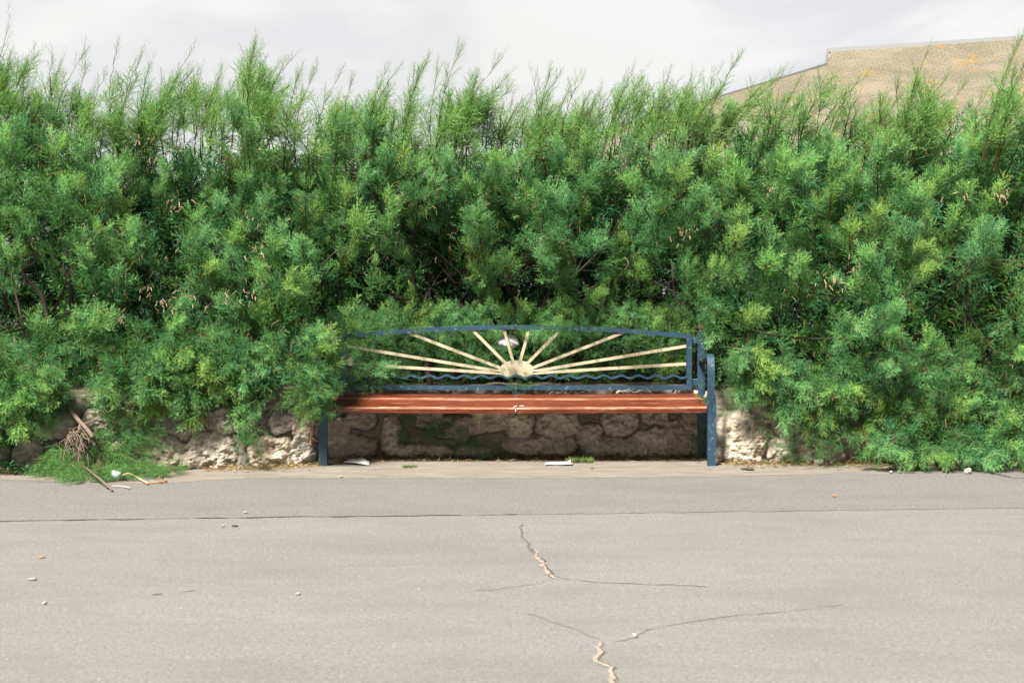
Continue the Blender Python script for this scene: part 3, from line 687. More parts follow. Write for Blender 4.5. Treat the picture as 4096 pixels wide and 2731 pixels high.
# clusters set by eye: over the left end of the bench, under the seat, beside posts
HAND = [(1320, 1400, 9.5, .13), (1300, 1480, 9.38, .20), (1290, 1550, 9.34, .14), (1380, 1490, 9.62, .11), (1450, 1500, 9.72, .08), (1500, 1450, 9.78, .06), (1470, 1540, 9.78, .07), (1530, 1510, 9.79, .06), (1400, 1540, 9.7, .10), (1420, 1420, 9.79, .05), (1290, 1600, 9.36, .14), (1250, 1520, 9.3, .2),
        (1580, 1470, 9.76, .07), (1600, 1400, 9.98, .16), (1750, 1400, 9.98, .14), (1850, 1440, 9.97, .14), (1960, 1400, 9.97, .12), (1500, 1350, 9.95, .16), (1420, 1330, 9.9, .15),
        (2015, 1432, 9.79, .085), (1975, 1450, 9.79, .07), (2070, 1425, 9.79, .06), (2230, 1315, 9.80, .09), (2170, 1300, 9.80, .07), (2280, 1305, 9.80, .08), (2400, 1325, 9.80, .06), (1990, 1312, 9.80, .045), (1600, 1330, 9.80, .08), (1520, 1345, 9.80, .09), (1450, 1350, 9.78, .10), (1375, 1350, 9.76, .10), (1360, 1420, 9.72, .09), (1680, 1325, 9.81, .06), (2330, 1300, 9.82, .08), (1790, 1420, 9.80, .05), (2500, 1420, 9.80, .045), (2600, 1400, 9.80, .05), (2050, 1550, 9.82, .05), (2120, 1545, 9.82, .045), (1880, 1385, 9.8, .06), (2120, 1360, 9.80, .07), (2190, 1385, 9.80, .06), (2230, 1330, 9.80, .08), (2150, 1310, 9.78, .07), (2290, 1330, 9.82, .09), (2060, 1320, 9.82, .06), (1800, 1370, 9.80, .07),
        (2200, 1430, 9.97, .12), (2350, 1400, 10.0, .13), (2500, 1380, 10.0, .13), (2400, 1330, 9.88, .08), (2560, 1330, 9.9, .07), (2580, 1440, 9.84, .06), (2380, 1410, 9.82, .05), (2650, 1400, 10.0, .12), (1700, 1340, 9.86, .07), (1880, 1350, 10.0, .12),
        (1650, 1700, 9.83, .13), (1720, 1740, 9.82, .13), (1800, 1720, 9.80, .12), (1850, 1760, 9.80, .11), (1930, 1790, 9.78, .09), (1620, 1740, 9.85, .08), (1960, 1800, 9.78, .06), (1780, 1680, 9.84, .10), (2080, 1520, 9.90, .06), (2100, 1530, 9.80, .04),
        (2800, 1600, 9.72, .09), (2795, 1760, 9.78, .09), (2810, 1700, 9.80, .08), (2850, 1340, 9.7, .12), (2835, 1260, 9.6, .14), (2830, 1410, 9.66, .05), (2950, 1560, 9.48, .14), (2930, 1490, 9.5, .15), (2920, 1620, 9.45, .08), (3020, 1600, 9.45, .09),
        (3100, 1690, 9.5, .13), (3160, 1760, 9.5, .10), (3130, 1820, 9.5, .08), (3260, 1740, 9.38, .15), (3300, 1790, 9.36, .10), (3020, 1720, 9.54, .06), (3230, 1670, 9.4, .15), (1250, 1640, 9.4, .07), (980, 1770, 9.2, .10), (1010, 1740, 9.2, .11), (640, 1740, 9.15, .10), (1295, 1640, 9.42, .06),
        (3600, 1840, 9.3, .12), (3750, 1850, 9.28, .11), (3860, 1860, 9.26, .07), (3950, 1840, 9.3, .12), (4060, 1840, 9.3, .13), (3680, 1860, 9.26, .08), (30, 1780, 9.25, .15), (20, 1700, 9.2, .18), (230, 1740, 9.25, .10), (480, 1700, 9.12, .16), (560, 1720, 9.1, .13)]
for X, Y, d, rad in HAND:
    p = P(X, Y, d)
    cluster(p, rad, int(10+rad*50), PLS, r, (0.1, -.6, -.15 if Y > 1400 else .2), spreadv=1.0)
for X in list(np.arange(-120, 1090, 42))+list(np.arange(2990, 4200, 50)):
    lim = np.interp(X, LOWX, LOWY)-(35 if 500 < X < 1100 else -25)
    if 1060 < X < 1300: continue
    for q in range(3):
        if 235 < X < 420: continue
        Y = lim-(75, 130, 190)[q]-r.rand()*60; xw = (X-2048)/F*9.3; dd = float(wally(xw))-(.05+.04*q+r.rand()*.05 if 480 < X < 1100 else .10+.07*q+r.rand()*.08)
        p = P(X+r.uniform(-25, 25), Y, dd)
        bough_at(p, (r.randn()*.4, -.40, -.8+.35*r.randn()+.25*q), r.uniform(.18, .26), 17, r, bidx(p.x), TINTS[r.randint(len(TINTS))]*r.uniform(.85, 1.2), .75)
for X in np.arange(1400, 2790, 48):
    for Y in (1310, 1250):
        if Y < 1200 and r.rand() < .5: continue
        p = P(X+r.uniform(-22, 22), Y+r.uniform(-25, 25)+10, 10.06+r.uniform(-.05, .12)+(1310-Y)*.0006)
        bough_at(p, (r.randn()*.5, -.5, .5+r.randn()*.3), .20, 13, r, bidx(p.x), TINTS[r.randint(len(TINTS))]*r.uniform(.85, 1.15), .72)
for X in np.arange(3480, 4250, 38):
    p = P(X, 1815+r.uniform(-30, 35), 9.22-r.rand()*.10)
    bough_at(p, (r.randn()*.5, -.6, -.35+.3*r.randn()), .20, 15, r, bidx(p.x), TINTS[r.randint(len(TINTS))]*r.uniform(.85, 1.2), .72)
HB = [(1310, 1350, 9.40, (.4, -.5, .5)), (1300, 1500, 9.36, (.6, -.6, 0)), (1300, 1400, 9.30, (.2, -.8, .3)), (1290, 1560, 9.30, (.3, -.7, -.3)), (1275, 1590, 9.32, (.2, -.6, -.5)), (1530, 1480, 9.76, (1, -.15, -.1)), (1230, 1640, 9.3, (.1, -.6, -.7)), (1270, 1480, 9.25, (.1, -.9, 0)), (1255, 1330, 9.25, (.1, -.8, .4)), 
      (2850, 1330, 9.62, (-.2, -.5, -.7)), (2840, 1230, 9.6, (-.3, -.6, -.4)), (2960, 1580, 9.42, (-.2, -.5, -.7)), (2960, 1450, 9.45, (-.2, -.8, -.2))]
for X, Y, d, ax in HB:
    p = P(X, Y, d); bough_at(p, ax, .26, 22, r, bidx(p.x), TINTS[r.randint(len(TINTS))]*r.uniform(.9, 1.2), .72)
# leaders on the sky line: base px, tip px, depth, fullness
LEAD = [((-10, 420), (25, 85), 10.0, .8), ((20, 470), (50, 180), 10.1, .7), ((-60, 420), (-40, 60), 10.2, .8), ((200, 520), (320, 220), 10.2, .6), ((160, 520), (240, 250), 10.4, .5), ((300, 560), (345, 245), 10.3, .5), ((90, 520), (130, 330), 10.3, .5),
        ((470, 560), (455, 190), 10.1, .75), ((465, 520), (560, 225), 10.15, .7), ((560, 540), (740, 220), 10.1, .9), ((600, 520), (765, 285), 10.2, .7), ((540, 500), (590, 255), 10.3, .6), ((700, 560), (760, 370), 10.3, .6), ((380, 560), (405, 315), 10.4, .4),
        ((800, 560), (880, 290), 10.3, .6), ((980, 640), (1005, 170), 10.0, 1.0), ((960, 560), (925, 270), 10.2, .5), ((1010, 560), (1060, 270), 10.2, .7), ((1130, 600), (1200, 250), 10.1, .8), ((1180, 560), (1260, 280), 10.2, .6), ((1250, 600), (1345, 310), 10.3, .6), ((1380, 600), (1395, 330), 10.3, .4),
        ((1450, 640), (1600, 250), 10.1, .5), ((1440, 620), (1530, 280), 10.2, .6), ((1600, 600), (1690, 250), 10.0, .9), ((1620, 560), (1650, 300), 10.2, .6), ((1720, 600), (1740, 270), 10.1, .6), ((1750, 700), (1825, 200), 9.95, 1.0), ((1790, 620), (1980, 250), 10.0, .9), ((1830, 560), (2010, 320), 10.1, .9), ((1850, 560), (2030, 360), 10.15, .5),
        ((1980, 620), (2110, 370), 10.2, .5), ((2040, 600), (2130, 365), 10.3, .5), ((2190, 620), (2190, 290), 10.0, .7), ((2200, 560), (2290, 330), 10.1, .5), ((2250, 600), (2310, 330), 10.1, .6), ((2340, 600), (2440, 360), 10.2, .6), ((2400, 600), (2520, 290), 10.1, .7), ((2440, 560), (2570, 290), 10.1, .7), ((2520, 560), (2690, 340), 10.1, .6), ((2580, 560), (2760, 340), 10.2, .5),
        ((2790, 560), (2935, 250), 9.95, .9), ((2760, 560), (2860, 300), 10.1, .6), ((2860, 520), (3110, 300), 10.0, .8), ((2900, 520), (3150, 290), 10.1, .5), ((3000, 560), (3120, 300), 10.1, .5), ((3090, 560), (3190, 320), 10.1, .5), ((3150, 560), (3230, 330), 10.2, .5), ((3230, 580), (3460, 300), 10.2, .5), ((3280, 560), (3420, 330), 10.2, .4),
        ((3620, 640), (3700, 200), 9.95, .95), ((3560, 600), (3570, 330), 10.0, .8), ((3500, 600), (3510, 360), 10.1, .7), ((3660, 620), (3780, 310), 10.0, .8), ((3690, 620), (3840, 350), 10.1, .7), ((3800, 620), (3960, 330), 10.2, .4), ((3940, 560), (4075, 160), 9.9, 1.0), ((3990, 600), (4110, 200), 9.95, .9), ((4000, 620), (4130, 300), 10.0, .8),
        ((3400, 600), (3430, 400), 10.2, .5), ((3450, 620), (3600, 380), 10.2, .4), ((880, 560), (860, 330), 10.3, .4), ((650, 560), (640, 330), 10.4, .4)]
def leader(b, t, d, full, rr):
    p0 = np.array(P(b[0], b[1], d+.1)); p3 = np.array(P(t[0], t[1], d-.05+rr.randn()*.08)); L = np.linalg.norm(p3-p0)
    p0 = p0+np.array((0, .05, -.15))
    ax = (p3-p0); wob = rr.randn(3)*.05*L; n = 16; u = np.linspace(0, 1, n)[:, None]
    side = np.array((-.12*L*np.sign(ax[0]+.01), 0, .06*L))
    pts = p0+ax*u+(wob+side)*4*u*(1-u)*.5+np.array((.035*L, 0, 0))*u**3+rr.randn(n, 3)*.004
    bi = bidx(p0[0]); A = accs[bi]
    v, T = ribbon(pts, .009, .0014, rr); A.add(v, T, STEM, 1)
    m = int(6+L*full*26); us = rr.uniform(.12, 1, m)
    us = np.sort(us); base = np.stack([np.interp(us, u[:, 0], pts[:, k]) for k in range(3)], 1)
    tan_ = ax/np.linalg.norm(ax)
    dr = tan_+rr.randn(m, 3)*.62*(1.15-us)[:, None]+np.array((.15, 0, .08)); 
    s = (1.35-.75*us)*rr.uniform(.65, 1.2, m)*(.75+.35*full)
    hi = us > .62
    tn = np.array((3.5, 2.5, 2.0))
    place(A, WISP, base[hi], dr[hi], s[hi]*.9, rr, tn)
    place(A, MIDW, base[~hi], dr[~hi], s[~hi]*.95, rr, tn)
for b, t, d, f in LEAD: leader(b, t, d, f, r)
TOPY = TOPY+0
for k in range(230):
    X = r.uniform(-250, 4350)
    if X > 2750 and k % 3: continue
    Y0 = np.interp(X, TOPX, TOPY)+r.uniform(40, 140); h = (50+190*r.rand()**1.5)*(.8 if X > 2750 else 1)
    leader((X, Y0), (X+r.uniform(-.15, .75)*h, Y0-h), r.uniform(9.95, 10.7), r.uniform(.5, 1.0), r)
# pale flower heads and dried strands
FL = [(620,650),(700,800),(720,815),(735,1180),(760,1200),(650,1195),(670,1215),(1010,870),(1005,1180),(600,1150),(2300,1000),(2740,920),(2890,1110),(3340,1130),(3420,1060),(3070,750),(3990,780),(4010,790),(3830,770),(650,1010),(1015,1000),(560,560),(3320,1115),(920,1190),(480,1250),(2730,930)]
for X, Y in FL:
    p = np.array(P(X, Y, float(front((X-2048)/F*9.5, 1.2-(Y-1145)/F*9.6))-.16)); bi = bidx(p[0])
    for k in range(r.randint(4, 10)):
        q = p+r.randn(3)*(.035, .02, .03); d = np.array((r.randn()*.5, -.3, -.6+r.randn()*.5)); d /= np.linalg.norm(d); l = r.uniform(.02, .042)
        c = [q, q+d*l*.3, q+d*l*.7, q+d*l]
        v, T = ribbon(c, .0062, .004, r); accs[bi].add(v, T, PALE*r.uniform(.8, 1.05), 2)
for k in range(650):
    x = r.uniform(-4, 4); z = r.uniform(.35, 2.2); d = float(front(x, z))-r.uniform(-.12, .12)
    X, Y = PX(x, d, z)
    if Y > np.interp(X, LOWX, LOWY)-40 or Y < np.interp(X, TOPX, TOPY)+120 or (1395 < X < 2790 and Y > 1150) or in_hole(X, Y): continue
    d0 = np.array((r.randn()*.6, -.4, r.uniform(-1, .5))); q = np.array((x, d, z)); l = r.uniform(.015, .042); s = r.randn(3)*.35*l
    c = [q, q+d0*l*.35+s*.5, q+d0*l*.7+s, q+d0*l*.9+s+np.array((0, 0, -.35*l)), q+d0*l+s*.6+np.array((0, 0, -.8*l))]
    v, T = ribbon(c, .0034, .0018, r); accs[bidx(x)].add(v, T, (TAN if k % 3 else PALE)*r.uniform(.65, 1.05), 2)
def finish_acc(A, name, parent):
    V, T, C, K = A.get(); return from_np(name, V, T, M['leaf'], parent, col=C)
tot = 0
for i in range(NB):
    xc = (BX[i]+BX[i+1])/2 if 0 < i < NB-1 else (-3.6 if i == 0 else 3.5)
    root = empty('tamarisk_bush', (xc, 10.6, .45), BLAB[i], 'bush', 'tamarisk bushes forming the hedge')
    finish_acc(accs[i], 'crown', root); tot += sum(len(t) for t in accs[i].T)
    rr = np.random.RandomState(200+i)
    heads = bough[i]
    nst = 5
    for s in range(nst):
        bx = xc+rr.uniform(-.35, .35); by = 10.92+rr.uniform(-.25, .25)
        pts = [Vector((bx, by, .42))]
        dr = Vector((rr.randn()*.25, rr.randn()*.2, 1))
        for k in range(6):
            dr = (dr+Vector((rr.randn()*.22, rr.randn()*.18, .15))).normalized(); pts.append(pts[-1]+dr*.22)
        bm = bmesh.new(); pl = smoothline(pts, 3); r0 = rr.uniform(.013, .026)
        tube(bm, pl, [r0*(1-.75*k/len(pl)) for k in range(len(pl))])
        # limbs carried by this stem
        mine = [h for k, h in enumerate(heads) if k % (nst*3) == s*3]
        for h in mine:
            st = pl[int(rr.uniform(.25, .9)*len(pl))]; e = Vector(h)
            mid = st.lerp(e, .5)+Vector((rr.randn()*.05, .05, -.05+rr.randn()*.04))
            lp = smoothline([st, mid, e], 4); tube(bm, lp, [.010*(1-.7*k/len(lp)) for k in range(len(lp))], 5)
        for k in range(4):
            st = pl[int(rr.uniform(.1, .8)*len(pl))]; e = st+Vector((rr.randn()*.3, rr.randn()*.2-.1, .15+.3*rr.rand()))
            lp = smoothline([st, st.lerp(e, .5)+Vector((rr.randn()*.04, 0, .03)), e], 4); tube(bm, lp, [.008*(1-.6*k/len(lp)) for k in range(len(lp))], 5)
        from_bm('stem', bm, M['bark'], root, True)
pass
# explicit stems seen through the left gap
def seen_stem(parent, pts, rad):
    bm = bmesh.new(); p = smoothline([P(*q) for q in pts], 5); tube(bm, p, [rad*(1-.35*k/len(p)) for k in range(len(p))]); from_bm('stem', bm, M['bark'], parent, True)
broot = [o for o in bpy.data.objects if o.name.startswith('tamarisk_bush')]
broot.sort(key=lambda o: o.location.x)
seen_stem(broot[0], [(30, 1240, 9.8), (15, 1150, 9.8), (22, 1050, 9.8), (10, 960, 9.85)], .017)
seen_stem(broot[1], [(190, 1270, 9.9), (165, 1180, 9.9), (110, 1120, 9.9), (90, 1080, 9.9), (140, 1050, 9.9), (150, 1000, 9.9)], .018)
seen_stem(broot[1], [(270, 1260, 9.9), (285, 1180, 9.9), (275, 1110, 9.9), (300, 1050, 9.92), (290, 990, 9.95)], .019)
seen_stem(broot[1], [(275, 1110, 9.9), (255, 1070, 9.92), (265, 1000, 9.95)], .012)
seen_stem(broot[1], [(215, 1240, 10.1), (250, 1170, 10.1), (270, 1100, 10.1)], .010)
seen_stem(broot[5], [(1900, 1210, 10.3), (1960, 1180, 10.3), (2010, 1130, 10.3), (2040, 1080, 10.3)], .014)
seen_stem(broot[4], [(1700, 1240, 10.3), (1660, 1140, 10.3), (1610, 1060, 10.3)], .012)
seen_stem(broot[4], [(1640, 1200, 10.4), (1540, 1180, 10.4)], .007)
seen_stem(broot[3], [(1290, 1060, 9.6), (1340, 1010, 9.55), (1400, 990, 9.5)], .005)
seen_stem(broot[7], [(2750, 1290, 10.35), (2700, 1180, 10.4), (2690, 1060, 10.45)], .012)

# ---------------------------------------------------------------- broken branch
def broken_branch():
    root = empty('broken_branch', G(380, 1880), 'broken grey branch with bare twigs and green sprays spilling onto the verge at left', 'branch')
    bm = bmesh.new()
    p = smoothline([P(275, 1625, 9.12), P(310, 1675, 9.0), P(345, 1712, 8.9), P(372, 1748, 8.84)], 5)
    tube(bm, p, [.014, .014]+[.013]*(len(p)-2), 9)
    p = smoothline([P(322, 1688, 8.98), P(318, 1715, 8.94), P(305, 1735, 8.92)], 4); tube(bm, p, .010, 7)
    p = smoothline([P(335, 1696, 8.93), P(365, 1685, 8.92), P(395, 1672, 8.93)], 4); tube(bm, p, .006, 6)
    from_bm('limb', bm, M['bark_pale'], root, True)
    rr = np.random.RandomState(77); bm = bmesh.new()
    for k in range(44):
        s = P(300+rr.randn()*14, 1728+rr.randn()*8, 8.92+rr.randn()*.03)
        e = P(325+rr.randn()*42, 1805+rr.randn()*30, 8.86+rr.randn()*.06)
        m_ = s.lerp(e, .5)+Vector((rr.randn()*.03, rr.randn()*.03, .02+rr.randn()*.02))
        tube(bm, smoothline([s, m_, e], 3), [.0026+.0016*rr.rand()]*7, 4)
    for pts, w in (([(310, 1740, 9.05), (350, 1790, 8.98), (385, 1830, 8.95)], .004), ([(290, 1760, 9.03), (300, 1820, 8.95), (340, 1870, 8.9)], .004), ([(385, 1775, 9.0), (420, 1840, 8.9)], .003)):
        tube(bm, smoothline([P(*q) for q in pts], 5), w, 5)
    a = P(330, 1860, 8.95); tube(bm, smoothline([a, G(400, 1915, .05), G(440, 1950, .012)], 5), .006, 5)
    tube(bm, smoothline([G(425, 1945, .012), G(440, 1950, .02), G(446, 1962, .01)], 3), .006, 5)
    tube(bm, smoothline([P(400, 1800, 9.0), P(520, 1835, 8.95), P(610, 1870, 8.95)], 5), .004, 5)
    from_bm('twig', bm, M['bark_pale'], root, True)
    A = Acc()
    def cl(X, Y, d, rad, n, out, sv=.6):
        p = np.array(P(X, Y, d)); dd = np.array(out, float)+rr.randn(n, 3)*sv*np.array((1, .8, .6)); dd /= np.linalg.norm(dd, axis=1)[:, None]
        place(A, PLS if rad < .16 else PL, p+rr.randn(n, 3)*rad*.3, dd, rr.uniform(.7, 1.1, n)*rad/.2, rr, np.array((1.9, 1.6, 1.2)))
    for X, Y, d, rad, n, out in [(240, 1790, 9.0, .15, 18, (-.3, -.3, -.9)), (220, 1840, 8.95, .14, 18, (-.5, -.3, -.7)), (270, 1850, 8.9, .15, 18, (-.1, -.4, -.8)), (300, 1890, 8.8, .13, 18, (0, -.6, -.3)),
            (260, 1900, 8.75, .11, 16, (-.3, -.5, -.1)), (400, 1800, 8.95, .15, 18, (.2, -.3, -.8)), (430, 1850, 8.85, .15, 18, (.3, -.3, -.7)), (380, 1890, 8.75, .14, 18, (.2, -.6, -.2)), (330, 1910, 8.65, .11, 16, (0, -.6, 0)), (430, 1905, 8.7, .10, 14, (.4, -.4, -.1)),
            (500, 1850, 8.95, .15, 18, (.6, -.2, -.5)), (560, 1870, 8.95, .14, 18, (.8, -.2, -.3)), (520, 1905, 8.8, .10, 16, (.5, -.5, -.1)), (600, 1895, 8.85, .10, 14, (.8, -.4, 0)), (640, 1890, 8.95, .10, 14, (1, -.2, .1)), (690, 1890, 9.0, .08, 12, (1, -.1, 0)),
            (440, 1740, 9.05, .16, 18, (.3, -.4, -.5)), (480, 1790, 9.0, .15, 16, (.4, -.4, -.6)), (330, 1830, 9.0, .12, 12, (0, -.4, -.8)), (180, 1870, 9.0, .09, 12, (-.6, -.3, -.2)), (560, 1760, 9.05, .13, 12, (.5, -.4, -.4)), (700, 1885, 9.05, .06, 10, (1, 0, 0))]:
        cl(X, Y, d, rad, n, out)
    V, T, C, K = A.get(); V[:, 2] = np.where(V[:, 2] < .012, .012+np.abs(V[:, 2])*.05, V[:, 2])
    from_np('foliage', V, T, M['leaf'], root, col=C)
broken_branch()

# ---------------------------------------------------------------- building with tiled roof
def build_house():
    D = 30.0
    root = empty('house', (10, D+3, .44), 'pale walled house with a lichen spotted tiled roof rising behind the hedge', 'house')
    ridgeL = P(3325, 219, D+3.6); ridgeR0 = P(4096, 186, D+3.6)
    dx = (ridgeR0-ridgeL); ridgeR = ridgeL+dx*2.2
    # ridge runs slightly towards the viewer so that it climbs in the picture
    ridgeR.y -= 1.6; 
    zr = ridgeL.z
    eave_z = 2.7; sl = (zr-eave_z)/4.2
    def onroof(X, Y):
        u = P(X, Y, 1.0)-Vector((0, 0, H)); dd = (zr-sl*ridgeL.y-H)/(u.z-sl); return Vector((u.x*dd, dd, H+u.z*dd))
    gl = onroof(3308, 274); q2 = onroof(2700, 458)
    hipfoot = gl+(q2-gl)*((gl.z-eave_z)/(gl.z-q2.z))
    fr = Vector((ridgeR.x, ridgeR.y-4.2, eave_z+(ridgeR.z-zr)))
    bl = Vector((hipfoot.x, 2*ridgeL.y-hipfoot.y, eave_z)); br = Vector((ridgeR.x, ridgeR.y+4.2, eave_z)); gb = Vector((gl.x, 2*ridgeL.y-gl.y, gl.z))
    bm = bmesh.new(); uv = bm.loops.layers.uv.new('UVMap')
    def face(pts, o, u, v):
        vs = [bm.verts.new(p) for p in pts]; f = bm.faces.new(vs)
        for lp in f.loops: d = lp.vert.co-o; lp[uv].uv = (d.dot(u), d.dot(v))
    up = Vector((0, 1, sl)).normalized()
    face([hipfoot, fr, ridgeR, ridgeL, gl], hipfoot, Vector((1, 0, 0)), up)
    face([bl, gb, ridgeL, ridgeR, br], bl, Vector((1, 0, 0)), Vector((0, -1, sl)).normalized())
    face([hipfoot, gl, gb, bl], hipfoot, Vector((0, 1, 0)), Vector((1, 0, .4)).normalized())
    rf = from_bm('roof', bm, M['roof'], root)
    md = rf.modifiers.new('thick', 'SOLIDIFY'); md.thickness = .12; md.offset = -1
    bm = bmesh.new()
    sweep(bm, [ridgeL+Vector((-.1, -.02, .08)), ridgeR+Vector((0, -.02, .08))], .20, .09, (0, 1, 0))
    from_bm('ridge_tiles', bm, M['trim'], rf)
    bm = bmesh.new(); sweep(bm, [ridgeL+Vector((-.09, -.06, .06)), gl+Vector((-.04, -.06, .05))], .05, .07, (1, 0, 0)); 
    sweep(bm, [gl+Vector((-.04, -.05, .06)), hipfoot+Vector((0, 0, .06))], .16, .08, (0, 1, 0))
    from_bm('barge_board', bm, M['barge'], rf)
    bm = bmesh.new(); c = ridgeL+Vector((.22, -.40, -.40*sl+.09)); add_box(bm, c, (.30, .12, .06)); from_bm('vent', bm, M['dark'], rf)
    bm = bmesh.new(); add_box(bm, ridgeL+Vector((1.05, -.1, .10)), (.04, .05, .16)); from_bm('vent_pipe', bm, M['dark'], rf)
    bm = bmesh.new(); vs = [bm.verts.new(p) for p in (ridgeL+Vector((-.02, 0, -.02)), gl, gb)]; bm.faces.new(vs); from_bm('gablet', bm, M['dark'], root)
    bm = bmesh.new()
    x0, x1 = hipfoot.x+.4, ridgeR.x-.3
    add_box(bm, ((x0+x1)/2, D+3.6, (eave_z+.44)/2), (x1-x0, 7.2, eave_z-.44)); from_bm('wall', bm, M['render'], root)
build_house()
# white garden wall seen in the gaps
bm = bmesh.new()
add_box(bm, (-1, 17.0, .96), (13, .2, 1.05)); 
gw = from_bm('garden_wall', bm, M['render']); 
bm = bmesh.new(); add_box(bm, (-1, 17.0, 1.513), (13, .28, .055)); cp = from_bm('coping', bm, M['trim'], gw)
tag(gw, 'white painted garden wall glimpsed through the gaps of the hedge', 'wall')

# ---------------------------------------------------------------- litter, pebbles, leaves
def blob(name, X, Y, w, h, t, mat, label, cat, z=0.0075, seed=0, group=None, rz=0):
    rr = np.random.RandomState(seed+5); p = G(X, Y, z)
    bm = bmesh.new(); bmesh.ops.create_icosphere(bm, subdivisions=3, radius=1)
    for v in bm.verts:
        n = v.co.normalized(); k = 1+.16*math.sin(n.x*3+seed)+.12*math.sin(n.y*4+seed*2)+.08*math.sin(n.z*5+n.x*4+seed)
        v.co = Vector((n.x*w/2*k, n.y*h/2*k, n.z*t/2*k))
    bmesh.ops.transform(bm, matrix=Matrix.Translation((p.x, p.y, z+t*.36)) @ Matrix.Rotation(rz, 4, 'Z'), verts=bm.verts)
    return tag(from_bm(name, bm, mat, None, True), label, cat, group)
blob('pebble', 3871, 1891, .052, .04, .034, M['pebble'], 'round white pebble on the asphalt edge below the rightmost bush', 'pebble', seed=1)
blob('pebble', 3275, 1856, .085, .05, .042, M['pebble'], 'large pale pebble against the wall foot right of the bench', 'pebble', seed=2)
blob('pebble', 3330, 1856, .04, .03, .03, M['pebble_tan'], 'small reddish pebble beside the large pale one at the wall foot', 'pebble', seed=3)
blob('pebble', 982, 2049, .022, .028, .008, M['pebble_tan'], 'flat pinkish pebble just above the seam on the left', 'pebble', seed=4)
blob('pebble', 130, 2317, .028, .03, .010, M['pebble_tan'], 'flat pale pink pebble alone on the asphalt at far left', 'pebble', .002, 5)
blob('pebble', 177, 2413, .016, .018, .010, M['pebble'], 'tiny white pebble near the left edge of the road', 'pebble', .002, 6)
blob('pebble', 1192, 2376, .020, .024, .008, M['pebble_tan'], 'small pink pebble on the road left of the crack', 'pebble', .002, 7)
blob('pebble', 2539, 2545, .020, .03, .014, M['pebble'], 'pale pebble lying at the right branch of the lower crack', 'pebble', .002, 8)
blob('pebble', 3565, 1890, .022, .02, .014, M['pebble'], 'small grey pebble on the verge edge below the drooping bush', 'pebble', .007, 9)
blob('pebble', 893, 2105, .012, .014, .012, M['pebble_tan'], 'tiny brown pebble beside the dark twig stub', 'pebble', .002, 10)
blob('twig_stub', 940, 2104, .028, .022, .010, M['darkbit'], 'short dark twig stub below the seam on the left', 'twig', .002, 11)
blob('stone_chip', 2988, 1876, .09, .05, .012, M['darkbit'], 'flat dark slate chip on the pale verge right of the bench', 'stone chip', .0075, 12, rz=-.5)
blob('fallen_leaf', 166, 2228, .028, .03, .005, M['orange'], 'orange fallen leaf on the road at far left', 'leaf', .002, 13)
blob('fallen_leaf', 3336, 1983, .026, .03, .005, M['orange'], 'rust brown fallen leaf on the grey road at right', 'leaf', .006, 14)
blob('fallen_leaf', 1365, 1905, .03, .03, .005, M['tan'], 'small tan fallen leaf near the left bench leg', 'leaf', .0075, 15)
def sheet(name, pts, mat, label, cat, lift=.01, th=.002, seed=0):
    """crumpled thin sheet from a ground outline"""
    rr = np.random.RandomState(seed); P_ = [G(*p, .008) for p in pts]; c = sum(P_, Vector())/len(P_); bm = bmesh.new()
    rings = []
    for k, f in enumerate((1, .7, .4)):
        rings.append([bm.verts.new(c+(p-c)*f+Vector((0, 0, lift*(1-f)*1.3+rr.rand()*lift*.7))) for p in P_])
    cc = bm.verts.new(c+Vector((0, 0, lift*.8))); n = len(P_)
    for a, b in zip(rings, rings[1:]):
        for k in range(n): bm.faces.new((a[k], a[(k+1) % n], b[(k+1) % n], b[k]))
    for k in range(n): bm.faces.new((rings[-1][k], rings[-1][(k+1) % n], cc))
    r_ = bmesh.ops.extrude_face_region(bm, geom=list(bm.faces)); bmesh.ops.translate(bm, vec=(0, 0, th), verts=[v for v in r_['geom'] if isinstance(v, bmesh.types.BMVert)])
    return tag(from_bm(name, bm, mat), label, cat)
sheet('paper_sheet', [(1374, 1852), (1420, 1856), (1476, 1860), (1478, 1850), (1465, 1838), (1440, 1843), (1420, 1840), (1392, 1839)], M['white'], 'crumpled white paper sheet by the left bench legs', 'paper', .018, seed=1)
sheet('wrapper', [(2178, 1860), (2220, 1858), (2262, 1860), (2290, 1858), (2290, 1850), (2268, 1853), (2220, 1855), (2182, 1855)], M['white'], 'torn white and pink wrapper under the bench middle', 'litter', .012, seed=2)
sheet('wrapper', [(2268, 1856), (2284, 1857), (2292, 1848), (2278, 1846)], M['pebble_tan'], 'small pink wrapper scrap beside the grass tuft under the bench', 'litter', .02, seed=3)
# crushed clear cup
bm = bmesh.new(); p = G(464, 1924)
for k in range(1): bmesh.ops.create_cone(bm, cap_ends=True, segments=14, radius1=.024, radius2=.030, depth=.055)
bmesh.ops.transform(bm, matrix=Matrix.Translation((p.x, p.y, .036)) @ Matrix.Rotation(.25, 4, 'Y') @ Matrix.Diagonal((1, .8, 1, 1)), verts=bm.verts)
tag(from_bm('plastic_cup', bm, m_plain('cloudy_plastic', (.50, .56, .58), .3), None, True), 'small crushed cloudy plastic cup among the fallen sprays', 'cup')
def strand(name, pts, w, mat, label, cat):
    bm = bmesh.new(); sweep(bm, smoothline(pts, 6), w, .004, (0, 0, 1) if w < 0 else (0, 1, .3)); return tag(from_bm(name, bm, mat), label, cat)
strand('dry_leaf_strip', [G(478, 1907, .02), G(500, 1896, .05), G(520, 1894, .05), G(555, 1912, .02), G(590, 1932, .012)], .012, M['tan'], 'long tan dry leaf strip arching out of the fallen sprays', 'leaf')
strand('orange_strip', [G(630, 1918, .03), G(640, 1905, .04), G(655, 1913, .015), G(662, 1924, .012), G(620, 1930, .010), G(585, 1934, .010)], .008, M['orange'], 'curled orange strip lying on the verge beside the sprays', 'leaf')
